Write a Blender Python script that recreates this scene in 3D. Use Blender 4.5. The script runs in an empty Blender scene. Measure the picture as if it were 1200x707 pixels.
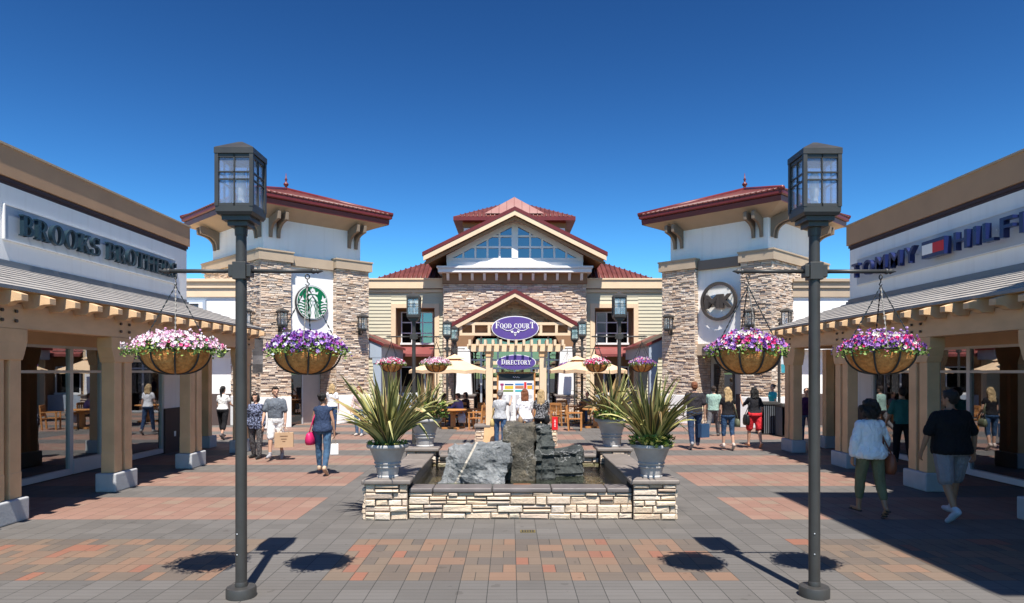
import bpy, bmesh, math, random
from mathutils import Vector, Matrix, noise
R = math.radians
sc = bpy.context.scene
COL = sc.collection
random.seed(7)
V = Vector
PI = math.pi

# ------------------------------------------------------------------ materials
def new_mat(name):
    m = bpy.data.materials.new(name); m.use_nodes = True
    nt = m.node_tree
    for n in list(nt.nodes): nt.nodes.remove(n)
    out = nt.nodes.new('ShaderNodeOutputMaterial')
    b = nt.nodes.new('ShaderNodeBsdfPrincipled')
    nt.links.new(b.outputs[0], out.inputs[0])
    return m, nt, b, out
def nd(nt, t, **kw):
    n = nt.nodes.new(t)
    for k, v in kw.items(): setattr(n, k, v)
    return n
def mth(nt, op, a, b=None, c=None):
    n = nt.nodes.new('ShaderNodeMath'); n.operation = op
    for i, x in enumerate((a, b, c)):
        if x is None: continue
        if isinstance(x, (int, float)): n.inputs[i].default_value = x
        else: nt.links.new(x, n.inputs[i])
    return n.outputs[0]
def mixc(nt, f, a, b, blend='MIX'):
    n = nt.nodes.new('ShaderNodeMix'); n.data_type = 'RGBA'; n.blend_type = blend
    for sk, x in ((n.inputs[0], f), (n.inputs[6], a), (n.inputs[7], b)):
        if isinstance(x, (int, float)): sk.default_value = x
        elif isinstance(x, (tuple, list)): sk.default_value = (*x[:3], 1)
        else: nt.links.new(x, sk)
    return n.outputs[2]
def ramp(nt, fac, stops, interp='LINEAR'):
    n = nt.nodes.new('ShaderNodeValToRGB'); n.color_ramp.interpolation = interp
    e = n.color_ramp.elements
    while len(e) < len(stops): e.new(0.5)
    for i, (p, c) in enumerate(stops):
        e[i].position = p; e[i].color = (*c[:3], 1)
    if fac is not None: nt.links.new(fac, n.inputs[0])
    return n.outputs[0]
def noise_n(nt, vec, scale, detail=4, rough=.55, dim='3D'):
    n = nt.nodes.new('ShaderNodeTexNoise'); n.inputs['Scale'].default_value = scale
    n.inputs['Detail'].default_value = detail; n.inputs['Roughness'].default_value = rough
    nt.links.new(vec, n.inputs['Vector']); return n.outputs['Fac']
def bump_to(nt, b, h, strength, dist=.02):
    n = nt.nodes.new('ShaderNodeBump'); n.inputs['Strength'].default_value = strength
    n.inputs['Distance'].default_value = dist
    nt.links.new(h, n.inputs['Height']); nt.links.new(n.outputs[0], b.inputs['Normal'])
_cache = {}
def pm(name, base, rough=.6, var=.2, scale=3., bump=.15, bscale=60., metal=0., base2=None, dist=.01, spec=.4, stretch=None, detail=5):
    if name in _cache: return _cache[name]
    m, nt, b, out = new_mat(name)
    tc = nd(nt, 'ShaderNodeTexCoord').outputs['Object']
    if stretch:
        mp = nd(nt, 'ShaderNodeMapping'); mp.inputs['Scale'].default_value = stretch
        nt.links.new(tc, mp.inputs[0]); tc = mp.outputs[0]
    f = noise_n(nt, tc, scale, detail)
    f2 = mth(nt, 'MULTIPLY_ADD', f, 2.2, -.6)
    c2 = base2 if base2 else tuple(x*(1-var) for x in base)
    c1 = tuple(min(1, x*(1+var*.4)) for x in base) if not base2 else base
    c = ramp(nt, f2, [(0, c2), (1, c1)])
    nt.links.new(c, b.inputs['Base Color'])
    rr = mth(nt, 'MULTIPLY_ADD', f, .25, rough-.12); nt.links.new(rr, b.inputs['Roughness'])
    b.inputs['Metallic'].default_value = metal
    b.inputs['Specular IOR Level'].default_value = spec
    if bump: bump_to(nt, b, noise_n(nt, tc, bscale, 4), bump, dist)
    _cache[name] = m
    return m
def stone_mat(name, stops, rough=.8, bump=.6, bscale=25, dark=.35):
    m, nt, b, out = new_mat(name)
    at = nd(nt, 'ShaderNodeAttribute', attribute_name='rnd')
    tc = nd(nt, 'ShaderNodeTexCoord').outputs['Object']
    c = ramp(nt, at.outputs['Fac'], stops)
    f = noise_n(nt, tc, 9, 6, .65)
    c = mixc(nt, mth(nt, 'MULTIPLY', f, dark*1.6), c, (.32, .22, .14), 'MULTIPLY')
    f3 = noise_n(nt, tc, 3.3, 3)
    c = mixc(nt, mth(nt, 'MULTIPLY', f3, .28), c, (.66, .48, .34), 'MULTIPLY')
    nt.links.new(c, b.inputs['Base Color']); b.inputs['Roughness'].default_value = rough
    bump_to(nt, b, noise_n(nt, tc, bscale, 6, .65), bump, .03)
    return m
def glass_mat(name, refl=.3, tint=(.75, .82, .82), grad=.5):
    m, nt, b, out = new_mat(name)
    nt.nodes.remove(b)
    tr = nd(nt, 'ShaderNodeBsdfTransparent'); tr.inputs[0].default_value = (*tint, 1)
    gl = nd(nt, 'ShaderNodeBsdfGlossy'); gl.inputs['Roughness'].default_value = .0
    gl.inputs[0].default_value = (.95, .97, 1, 1)
    lw = nd(nt, 'ShaderNodeLayerWeight'); lw.inputs[0].default_value = .35
    f = mth(nt, 'MULTIPLY_ADD', lw.outputs['Fresnel'], grad, refl)
    mx = nd(nt, 'ShaderNodeMixShader')
    nt.links.new(f, mx.inputs[0]); nt.links.new(tr.outputs[0], mx.inputs[1]); nt.links.new(gl.outputs[0], mx.inputs[2])
    nt.links.new(mx.outputs[0], out.inputs[0])
    return m
def ground_mat():
    m, nt, b, out = new_mat('paving')
    g = nd(nt, 'ShaderNodeNewGeometry')
    sp = nd(nt, 'ShaderNodeSeparateXYZ'); nt.links.new(g.outputs['Position'], sp.inputs[0])
    X, Y = sp.outputs[0], sp.outputs[1]
    pos = g.outputs['Position']
    U = mth(nt, 'DIVIDE', mth(nt, 'ADD', X, 1.99), .2935)
    W = mth(nt, 'DIVIDE', mth(nt, 'SUBTRACT', Y, 7.17), .295)
    iu, iv = mth(nt, 'FLOOR', U), mth(nt, 'FLOOR', W)
    # zones
    vm = mth(nt, 'FLOORED_MODULO', iv, 10)
    inrow = mth(nt, 'LESS_THAN', vm, 5.5)
    def band(x, a, c):
        return mth(nt, 'MULTIPLY', mth(nt, 'GREATER_THAN', x, a-.5), mth(nt, 'LESS_THAN', x, c-.5))
    strip = mth(nt, 'MAXIMUM', band(iu, -4, 0), band(iu, 15, 19))
    # round the fountain and the very front row of paving is all grey
    front = mth(nt, 'GREATER_THAN', iv, -.5)
    fzone = mth(nt, 'MULTIPLY', band(iu, -1, 16), band(iv, 6, 25))
    red = mth(nt, 'MULTIPLY', mth(nt, 'MULTIPLY', inrow, mth(nt, 'SUBTRACT', 1, strip)), mth(nt, 'MULTIPLY', front, mth(nt, 'SUBTRACT', 1, fzone)))
    k0 = mth(nt, 'LESS_THAN', iv, 8)
    par = mth(nt, 'GREATER_THAN', mth(nt, 'FLOORED_MODULO', mth(nt, 'ADD', iu, iv), 2), .5)
    split = mth(nt, 'MULTIPLY', mth(nt, 'MULTIPLY', red, k0), par)
    u2 = mth(nt, 'MULTIPLY', U, mth(nt, 'ADD', 1, split))
    iu2 = mth(nt, 'FLOOR', u2); fu = mth(nt, 'FRACT', u2); fv = mth(nt, 'FRACT', W)
    cx = nd(nt, 'ShaderNodeCombineXYZ'); nt.links.new(mth(nt, 'ADD', iu2, mth(nt, 'MULTIPLY', split, 500.37)), cx.inputs[0]); nt.links.new(iv, cx.inputs[1])
    wn = nd(nt, 'ShaderNodeTexWhiteNoise', noise_dimensions='3D'); nt.links.new(cx.outputs[0], wn.inputs['Vector'])
    rv = wn.outputs['Value']
    cg = ramp(nt, rv, [(0, (.140, .133, .127)), (.5, (.156, .148, .141)), (1, (.173, .164, .157))])
    cr0 = ramp(nt, rv, [(0, (.115, .10, .09)), (.3, (.14, .115, .096)), (.33, (.215, .138, .098)), (.55, (.195, .13, .096)), (.58, (.16, .127, .10)), (.9, (.175, .132, .102)), (.92, (.245, .115, .08)), (1, (.22, .11, .08))])
    cr1 = ramp(nt, rv, [(0, (.225, .140, .113)), (.3, (.255, .158, .128)), (.55, (.235, .140, .112)), (.8, (.265, .175, .14)), (1, (.23, .175, .138))])
    c = mixc(nt, red, cg, mixc(nt, 1.0, mixc(nt, k0, cr1, cr0), (1.22, 1.2, 1.18), 'MULTIPLY'))
    # streaks, stains
    mp = nd(nt, 'ShaderNodeMapping'); mp.inputs['Scale'].default_value = (1.6, 26, 1); nt.links.new(pos, mp.inputs[0])
    st = noise_n(nt, mp.outputs[0], 1.0, 3)
    c = mixc(nt, mth(nt, 'MULTIPLY_ADD', st, .5, -.05), c, (.62, .6, .58), 'MULTIPLY')
    big = noise_n(nt, pos, .55, 5, .6)
    c = mixc(nt, mth(nt, 'MULTIPLY_ADD', big, .9, -.25), c, (.66, .62, .58), 'MULTIPLY')
    fine = noise_n(nt, pos, 90, 3)
    c = mixc(nt, mth(nt, 'MULTIPLY', fine, .5), c, (.7, .68, .66), 'MULTIPLY')
    spots = noise_n(nt, pos, 4.5, 2)
    c = mixc(nt, mth(nt, 'MULTIPLY', mth(nt, 'GREATER_THAN', spots, .69), .3), c, (.35, .32, .3), 'MULTIPLY')
    vo = nd(nt, 'ShaderNodeTexVoronoi'); vo.inputs['Scale'].default_value = 2.6; nt.links.new(pos, vo.inputs['Vector'])
    vs = nd(nt, 'ShaderNodeSeparateXYZ'); nt.links.new(vo.outputs['Color'], vs.inputs[0])
    gum = mth(nt, 'MULTIPLY', mth(nt, 'LESS_THAN', vo.outputs['Distance'], mth(nt, 'MULTIPLY', vs.outputs[1], .075)), mth(nt, 'GREATER_THAN', vs.outputs[0], .55))
    c = mixc(nt, mth(nt, 'MULTIPLY', gum, .5), c, (.4, .37, .35), 'MULTIPLY')
    # joints
    eu = mth(nt, 'MULTIPLY', mth(nt, 'MINIMUM', fu, mth(nt, 'SUBTRACT', 1, fu)), mth(nt, 'SUBTRACT', 1, mth(nt, 'MULTIPLY', split, .5)))
    ev = mth(nt, 'MINIMUM', fv, mth(nt, 'SUBTRACT', 1, fv))
    wob = mth(nt, 'MULTIPLY_ADD', noise_n(nt, pos, 20, 2), .012, .008)
    ju = mth(nt, 'LESS_THAN', eu, wob); jv = mth(nt, 'LESS_THAN', ev, mth(nt, 'MULTIPLY', wob, .75))
    jt = mth(nt, 'MAXIMUM', ju, jv)
    f3_ = mth(nt, 'FRACT', mth(nt, 'MULTIPLY', W, 3)); e3_ = mth(nt, 'MINIMUM', f3_, mth(nt, 'SUBTRACT', 1, f3_))
    sc3 = mth(nt, 'MULTIPLY', mth(nt, 'LESS_THAN', e3_, .07), mth(nt, 'MULTIPLY_ADD', st, .5, .05))
    c = mixc(nt, mth(nt, 'MULTIPLY', sc3, mth(nt, 'MULTIPLY_ADD', red, -.45, 1)), c, (.45, .43, .42), 'MULTIPLY')
    c = mixc(nt, mth(nt, 'MAXIMUM', mth(nt, 'MULTIPLY', ju, .85), mth(nt, 'MULTIPLY', jv, .6)), c, (.03, .03, .028))
    nt.links.new(c, b.inputs['Base Color'])
    b.inputs['Roughness'].default_value = .72
    b.inputs['Specular IOR Level'].default_value = .3
    h = mth(nt, 'SUBTRACT', mth(nt, 'MULTIPLY', fine, .25), jt)
    h = mth(nt, 'ADD', h, mth(nt, 'MULTIPLY', rv, .2))
    bump_to(nt, b, h, .5, .006)
    return m

# ------------------------------------------------------------------ mesh builder
class MB:
    def __init__(s): s.v = []; s.f = []; s.m = []; s.r = []
    def add(s, vs, fs, mi=0, rnd=None):
        o = len(s.v); s.v += [tuple(p) for p in vs]
        rr = random.random() if rnd is None else rnd
        for f in fs: s.f.append([i+o for i in f]); s.m.append(mi); s.r.append(rr)
    def quad(s, a, b, c, d, mi=0, rnd=None): s.add([a, b, c, d], [(0, 1, 2, 3)], mi, rnd)
    def box(s, x0, x1, y0, y1, z0, z1, mi=0, rnd=None):
        vs = [(x, y, z) for z in (z0, z1) for y in (y0, y1) for x in (x0, x1)]
        s.add(vs, [(0, 1, 3, 2), (4, 5, 7, 6), (0, 1, 5, 4), (2, 3, 7, 6), (0, 2, 6, 4), (1, 3, 7, 5)], mi, rnd)
    def obox(s, c, ax, ay, az, mi=0, rnd=None):
        c, ax, ay, az = map(V, (c, ax, ay, az))
        vs = [c+ax*i+ay*j+az*k for k in (-1, 1) for j in (-1, 1) for i in (-1, 1)]
        s.add(vs, [(0, 1, 3, 2), (4, 5, 7, 6), (0, 1, 5, 4), (2, 3, 7, 6), (0, 2, 6, 4), (1, 3, 7, 5)], mi, rnd)
    def tube(s, pts, rad, n=10, mi=0, closed=False, cap=True, rnd=None):
        pts = [V(p) for p in pts]
        if isinstance(rad, (int, float)): rad = [rad]*len(pts)
        o = len(s.v); N = len(pts); rings = []
        up = None
        for i, p in enumerate(pts):
            if closed: t = pts[(i+1) % N]-pts[i-1]
            else: t = pts[min(i+1, N-1)]-pts[max(i-1, 0)]
            t = t.normalized() if t.length > 1e-9 else V((0, 0, 1))
            if up is None:
                up = V((0, 0, 1)) if abs(t.z) < .9 else V((1, 0, 0))
            a = t.cross(up)
            if a.length < 1e-6: a = t.cross(V((0, 1, 0)))
            a.normalize(); b = a.cross(t); up = b
            rings.append([p+(a*math.cos(2*PI*k/n)+b*math.sin(2*PI*k/n))*rad[i] for k in range(n)])
        fs = []
        for i in range(N if closed else N-1):
            j = (i+1) % N
            for k in range(n): fs.append((i*n+k, i*n+(k+1) % n, j*n+(k+1) % n, j*n+k))
        if cap and not closed: fs += [tuple(range(n)), tuple((N-1)*n+k for k in range(n))]
        s.add([p for r_ in rings for p in r_], fs, mi, rnd)
    def lathe(s, prof, n=24, c=(0, 0, 0), mi=0, cap=True, rnd=None, sx=1, sy=1):
        vs = [(c[0]+r*math.cos(2*PI*k/n)*sx, c[1]+r*math.sin(2*PI*k/n)*sy, c[2]+z) for r, z in prof for k in range(n)]
        fs = []
        for i in range(len(prof)-1):
            for k in range(n): fs.append((i*n+k, i*n+(k+1) % n, (i+1)*n+(k+1) % n, (i+1)*n+k))
        if cap:
            fs += [tuple(range(n)), tuple((len(prof)-1)*n+k for k in range(n))]
        s.add(vs, fs, mi, rnd)
    def prism(s, poly, ext, mi=0, rnd=None):
        poly = [V(p) for p in poly]; e = V(ext); n = len(poly)
        s.add(poly+[p+e for p in poly], [tuple(range(n)), tuple(range(n, 2*n))]+[(i, (i+1) % n, n+(i+1) % n, n+i) for i in range(n)], mi, rnd)
    def loft(s, rings, mi=0, cap=True, rnd=None):
        n = len(rings[0]); fs = []
        for i in range(len(rings)-1):
            for k in range(n): fs.append((i*n+k, i*n+(k+1) % n, (i+1)*n+(k+1) % n, (i+1)*n+k))
        if cap: fs += [tuple(range(n)), tuple((len(rings)-1)*n+k for k in range(n))]
        s.add([p for r_ in rings for p in r_], fs, mi, rnd)
    def ell(s, c, r, n=12, m=8, rot=None, mi=0, rnd=None):
        c = V(c); rings = []
        for i in range(1, m):
            ph = PI*i/m-PI/2
            ring = []
            for k in range(n):
                p = V((r[0]*math.cos(ph)*math.cos(2*PI*k/n), r[1]*math.cos(ph)*math.sin(2*PI*k/n), r[2]*math.sin(ph)))
                if rot is not None: p = rot @ p
                ring.append(c+p)
            rings.append(ring)
        s.loft(rings, mi, True, rnd)
    def cap2(s, a, b, ra, rb, n=10, mi=0):            # tapered capsule
        a, b = V(a), V(b); d = b-a; L = d.length
        if L < 1e-6: return s.ell(a, (ra,)*3)
        t = d/L
        u = t.cross(V((0, 0, 1)) if abs(t.z) < .9 else V((1, 0, 0))).normalized(); w = u.cross(t)
        prof = []
        for q in (80, 55, 25): prof.append((-ra*math.sin(R(q)), ra*math.cos(R(q))))
        prof.append((0, ra)); prof.append((L, rb))
        for q in (25, 55, 80): prof.append((L+rb*math.sin(R(q)), rb*math.cos(R(q))))
        s.loft([[a+t*h+(u*math.cos(2*PI*k/n)+w*math.sin(2*PI*k/n))*r for k in range(n)] for h, r in prof], mi)
    def build(s, name, mats, parent=None, smooth=False, bevel=0, segs=2, recalc=True, auto=None):
        off = V((0, 0, 0)); p = parent
        while p is not None: off += p.location; p = p.parent
        me = bpy.data.meshes.new(name)
        me.from_pydata([(a[0]-off.x, a[1]-off.y, a[2]-off.z) for a in s.v], [], s.f)
        if not isinstance(mats, (list, tuple)): mats = [mats]
        for m in mats: me.materials.append(m)
        me.polygons.foreach_set('material_index', s.m)
        at = me.attributes.new('rnd', 'FLOAT', 'FACE'); at.data.foreach_set('value', s.r)
        if recalc:
            bm = bmesh.new(); bm.from_mesh(me); bmesh.ops.recalc_face_normals(bm, faces=bm.faces); bm.to_mesh(me); bm.free()
        if smooth: me.polygons.foreach_set('use_smooth', [True]*len(me.polygons))
        if auto is not None:
            me.polygons.foreach_set('use_smooth', [True]*len(me.polygons))
            bm = bmesh.new(); bm.from_mesh(me)
            for e in bm.edges: e.smooth = e.calc_face_angle(0) < R(auto)
            bm.to_mesh(me); bm.free()
        me.update()
        o = bpy.data.objects.new(name, me); COL.objects.link(o)
        if parent is not None: o.parent = parent
        if bevel:
            b = o.modifiers.new('bevel', 'BEVEL'); b.width = bevel; b.segments = segs; b.limit_method = 'ANGLE'; b.angle_limit = R(40)
        return o
def tag(o, label=None, cat=None, group=None, kind=None):
    if label: o['label'] = label
    if cat: o['category'] = cat
    if group: o['group'] = group
    if kind: o['kind'] = kind
    return o
def thing(name, label, cat, loc=(0, 0, 0), group=None):
    o = bpy.data.objects.new(name, None); COL.objects.link(o); o.location = loc; o.empty_display_size = .1
    return tag(o, label, cat, group)
def copy_tree(o, loc=None, rz=None, label=None, parent=None, group=None):
    c = o.copy(); COL.objects.link(c)
    if parent is not None: c.parent = parent
    if loc is not None: c.location = loc
    if rz is not None: c.rotation_euler[2] = rz
    if label: c['label'] = label
    if group: c['group'] = group
    for ch in list(o.children): copy_tree(ch, parent=c)
    return c

# image pixel (1200x707 photograph) to place: ground point, or point at depth
VX, HY, F, H = 598., 435., 800., 2.2
def gp(x, y):
    d = H*F/(y-HY); return ((x-VX)*d/F, d)
def px(x, d): return (x-VX)*d/F
def pz(y, d): return H+(HY-y)*d/F

# ------------------------------------------------------------------ shared materials
M = {}
def stucco_mat():
    m, nt, b, out = new_mat('white_stucco')
    pos = nd(nt, 'ShaderNodeNewGeometry').outputs['Position']
    mp = nd(nt, 'ShaderNodeMapping'); mp.inputs['Scale'].default_value = (5, 5, .35); nt.links.new(pos, mp.inputs[0])
    st = noise_n(nt, mp.outputs[0], 1.0, 5, .6); bl = noise_n(nt, pos, .8, 5, .6); gr = noise_n(nt, pos, 55, 4, .6)
    c = mixc(nt, mth(nt, 'MAXIMUM', mth(nt, 'MULTIPLY_ADD', st, 1.5, -.75), 0), (.90, .89, .87), (.72, .69, .65))
    c = mixc(nt, mth(nt, 'MULTIPLY_ADD', bl, .5, -.1), c, (.90, .89, .87), 'MULTIPLY')
    c = mixc(nt, mth(nt, 'MULTIPLY', gr, .3), c, (.88, .87, .86), 'MULTIPLY')
    nt.links.new(c, b.inputs['Base Color']); b.inputs['Roughness'].default_value = .9
    bump_to(nt, b, mth(nt, 'ADD', gr, bl), .4, .012)
    return m
M['stucco'] = stucco_mat()
M['stucco_blue'] = pm('pale_grey_panel', (.36, .42, .50), .6, .06, 1, .05, 50)
M['tan'] = pm('tan_stucco', (.66, .46, .28), .85, .1, 1.5, .3, 80)
M['tan_parapet'] = pm('brown_tan_parapet', (.48, .29, .17), .85, .12, 1.2, .25, 80)
M['tan_light'] = pm('cream_trim', (.76, .58, .39), .7, .08, 2, .1, 60)
M['band'] = pm('band_tan', (.45, .35, .25), .8, .1, 2, .15, 60)
M['band_dark'] = pm('band_taupe', (.21, .17, .14), .8, .1, 2, .15, 60)
M['stripe'] = pm('dark_maroon_stripe', (.045, .025, .03), .6, .1, 2, .05, 60)
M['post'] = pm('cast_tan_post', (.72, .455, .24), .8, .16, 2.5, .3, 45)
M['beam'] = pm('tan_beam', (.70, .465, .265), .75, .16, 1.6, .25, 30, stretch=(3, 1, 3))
M['plinth'] = pm('grey_plinth', (.44, .45, .46), .85, .12, 5, .4, 30)
M['red_roof'] = pm('red_roof_tile', (.15, .042, .033), .45, .4, 2.2, .3, 18)
M['red_metal'] = pm('red_metal_trim', (.15, .022, .022), .38, .15, 2, .05, 30)
M['pink_metal'] = pm('faded_red_metal', (.22, .06, .055), .5, .1, 1, .05, 20)
M['siding'] = pm('sage_siding', (.56, .52, .39), .75, .1, 1.5, .2, 40, stretch=(1, 1, 6))
M['brown'] = pm('warm_brown_wall', (.30, .165, .085), .8, .12, 1.5, .2, 50)
M['brown_dark'] = pm('dark_brown_wainscot', (.085, .06, .055), .7, .1, 2, .1, 50)
M['white_trim'] = pm('white_trim', (.78, .77, .76), .5, .04, 2, .05, 50)
M['alum'] = pm('aluminium_frame', (.55, .57, .60), .4, .05, 3, .03, 60, metal=.3)
M['metal'] = pm('dark_lamp_metal', (.058, .056, .053), .42, .15, 6, .08, 90, metal=.2)
M['metal_dark'] = pm('black_iron', (.022, .024, .026), .45, .1, 6, .05, 60)
M['grey_roof'] = pm('weathered_grey_tile', (.36, .335, .31), .75, .2, 3, .25, 30)
M['grey_flash'] = pm('grey_flashing', (.20, .22, .245), .4, .1, 3, .05, 40, metal=.4)
M['cap'] = pm('slate_cap', (.155, .135, .13), .42, .25, 3.5, .2, 35)
M['cap_l'] = pm('worn_slate_cap', (.215, .185, .165), .5, .25, 4.5, .2, 35)
M['pot'] = pm('grey_cast_pot', (.52, .505, .49), .6, .3, 4, .3, 30, base2=(.33, .32, .315))
M['soil'] = pm('potting_soil', (.05, .035, .025), .95, .3, 20, .8, 60)
M['wood'] = pm('teak_wood', (.52, .235, .075), .5, .3, 3, .15, 20, stretch=(1, 1, 9))
M['canvas'] = pm('cream_canvas', (.74, .52, .32), .85, .06, 2, .1, 120)
M['purple'] = pm('purple_sign', (.105, .062, .27), .45, .06, 2, .02, 40)
M['signwhite'] = pm('sign_white', (.82, .81, .80), .5, .02, 2, .02, 40)
M['navy'] = pm('navy_letter', (.012, .022, .10), .3, .1, 2, .02, 40)
M['teal_letter'] = pm('dark_teal_letter', (.016, .036, .052), .3, .1, 2, .02, 40)
M['green'] = pm('emblem_green', (.0, .145, .055), .4, .05, 2, .02, 40)
M['bronze'] = pm('dark_bronze', (.075, .06, .05), .45, .12, 3, .04, 40, metal=.2)
M['interior'] = pm('shop_interior', (.24, .21, .18), .8, .1, 1, 0)
M['interior_floor'] = pm('shop_floor', (.20, .15, .11), .4, .1, 1, 0)
M['glass'] = glass_mat('shop_glass', .32, (.62, .68, .68), .65)
M['glass_dark'] = glass_mat('upper_window_glass', .17, (.16, .2, .22), .6)
M['lampglass'] = glass_mat('lantern_glass', .06, (.88, .90, .92), .3)
def _frost(m):
    nt = m.node_tree; mx = [n for n in nt.nodes if n.type == 'MIX_SHADER'][0]; out = [n for n in nt.nodes if n.type == 'OUTPUT_MATERIAL'][0]
    tl = nd(nt, 'ShaderNodeBsdfTranslucent'); tl.inputs[0].default_value = (.8, .82, .86, 1)
    df = nd(nt, 'ShaderNodeBsdfDiffuse'); df.inputs[0].default_value = (.8, .82, .86, 1)
    a = nd(nt, 'ShaderNodeAddShader'); nt.links.new(tl.outputs[0], a.inputs[0]); nt.links.new(df.outputs[0], a.inputs[1])
    m2 = nd(nt, 'ShaderNodeMixShader'); m2.inputs[0].default_value = .08
    nt.links.new(mx.outputs[0], m2.inputs[1]); nt.links.new(a.outputs[0], m2.inputs[2]); nt.links.new(m2.outputs[0], out.inputs[0])
_frost(M['lampglass'])
M['stone_w'] = stone_mat('ledgestone', [(0, (.62, .46, .33)), (.15, (.80, .66, .52)), (.35, (.60, .51, .43)), (.5, (.82, .72, .60)), (.65, (.66, .49, .36)), (.8, (.50, .42, .35)), (1, (.84, .76, .66))], dark=.14, bump=.45)
M['stone_f'] = stone_mat('fountain_ledgestone', [(0, (.72, .56, .41)), (.2, (.80, .69, .54)), (.45, (.74, .59, .43)), (.65, (.82, .73, .60)), (.82, (.55, .43, .34)), (1, (.83, .75, .64))], dark=.22)
M['mortar'] = pm('dark_joint', (.05, .042, .036), .95, .2, 5, .2, 40)
# ------------------------------------------------------------------ people
def fabric(name, col, var=.18, pattern=None):
    if name in _cache: return _cache[name]
    m, nt, b, out = new_mat(name)
    tc = nd(nt, 'ShaderNodeTexCoord').outputs['Object']
    f = noise_n(nt, tc, 7, 4)
    c = ramp(nt, mth(nt, 'MULTIPLY_ADD', f, 2, -.5), [(0, tuple(x*(1-var) for x in col)), (1, col)])
    if pattern:
        n = noise_n(nt, tc, pattern[1], 3, .6)
        c = mixc(nt, mth(nt, 'GREATER_THAN', n, .52), c, pattern[0])
    nt.links.new(c, b.inputs['Base Color']); b.inputs['Roughness'].default_value = .85
    b.inputs['Specular IOR Level'].default_value = .2
    mp = nd(nt, 'ShaderNodeMapping'); mp.inputs['Scale'].default_value = (9, 9, 5); nt.links.new(tc, mp.inputs[0])
    h = noise_n(nt, mp.outputs[0], 1.6, 4, .6)
    bump_to(nt, b, h, .9, .045)
    _cache[name] = m
    return m
def skin_mat(k):
    col = {'light': (.55, .32, .22), 'mid': (.42, .235, .15), 'tan': (.33, .17, .10)}[k]
    m = pm('skin_'+k, col, .55, .12, 8, .08, 120); return m
HAIRC = {'black': (.012, .010, .009), 'dark': (.03, .018, .012), 'auburn': (.22, .075, .03), 'blonde': (.52, .36, .18), 'grey': (.26, .24, .23)}
def hair_mat(k):
    c = HAIRC[k]
    return pm('hair_'+k, c, .5, .45, 14, .8, 60, dist=.02, stretch=(3, 3, .8))
def to_mesh(mb, voxel, smooth, disp=0):
    me = bpy.data.meshes.new('tmp'); me.from_pydata(mb.v, [], mb.f)
    o = bpy.data.objects.new('tmp', me); COL.objects.link(o)
    r = o.modifiers.new('r', 'REMESH'); r.mode = 'VOXEL'; r.voxel_size = voxel; r.use_smooth_shade = True
    if smooth:
        s = o.modifiers.new('s', 'SMOOTH'); s.iterations = smooth; s.factor = .5
    dg = bpy.context.evaluated_depsgraph_get()
    out = bpy.data.meshes.new_from_object(o.evaluated_get(dg), depsgraph=dg)
    bpy.data.objects.remove(o); bpy.data.meshes.remove(me)
    if disp:
        nn = [v.normal.copy() for v in out.vertices]
        for v, n in zip(out.vertices, nn):
            q = V((v.co.x*11, v.co.y*11, v.co.z*6)); v.co += n*disp*(noise.noise(q)*1.0+(1-abs(noise.noise(q*1.7+V((5, 2, 9)))*2.2))*.7+noise.noise(v.co*40)*.35)
    out.polygons.foreach_set('use_smooth', [True]*len(out.polygons))
    return out
def mesh_part(name, me, mats, parent):
    off = parent.location.copy(); q = parent.parent
    while q is not None: off += q.location; q = q.parent
    me.transform(Matrix.Translation(-off)); me.name = name
    me.materials.clear()
    for m in (mats if isinstance(mats, (list, tuple)) else [mats]): me.materials.append(m)
    o = bpy.data.objects.new(name, me); COL.objects.link(o); o.parent = parent
    return o
EYE = pm('eye_dark', (.03, .02, .015), .3, .1, 5, 0)
LIP = pm('lip', (.36, .12, .10), .5, .1, 5, 0)
FEET = {}
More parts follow.
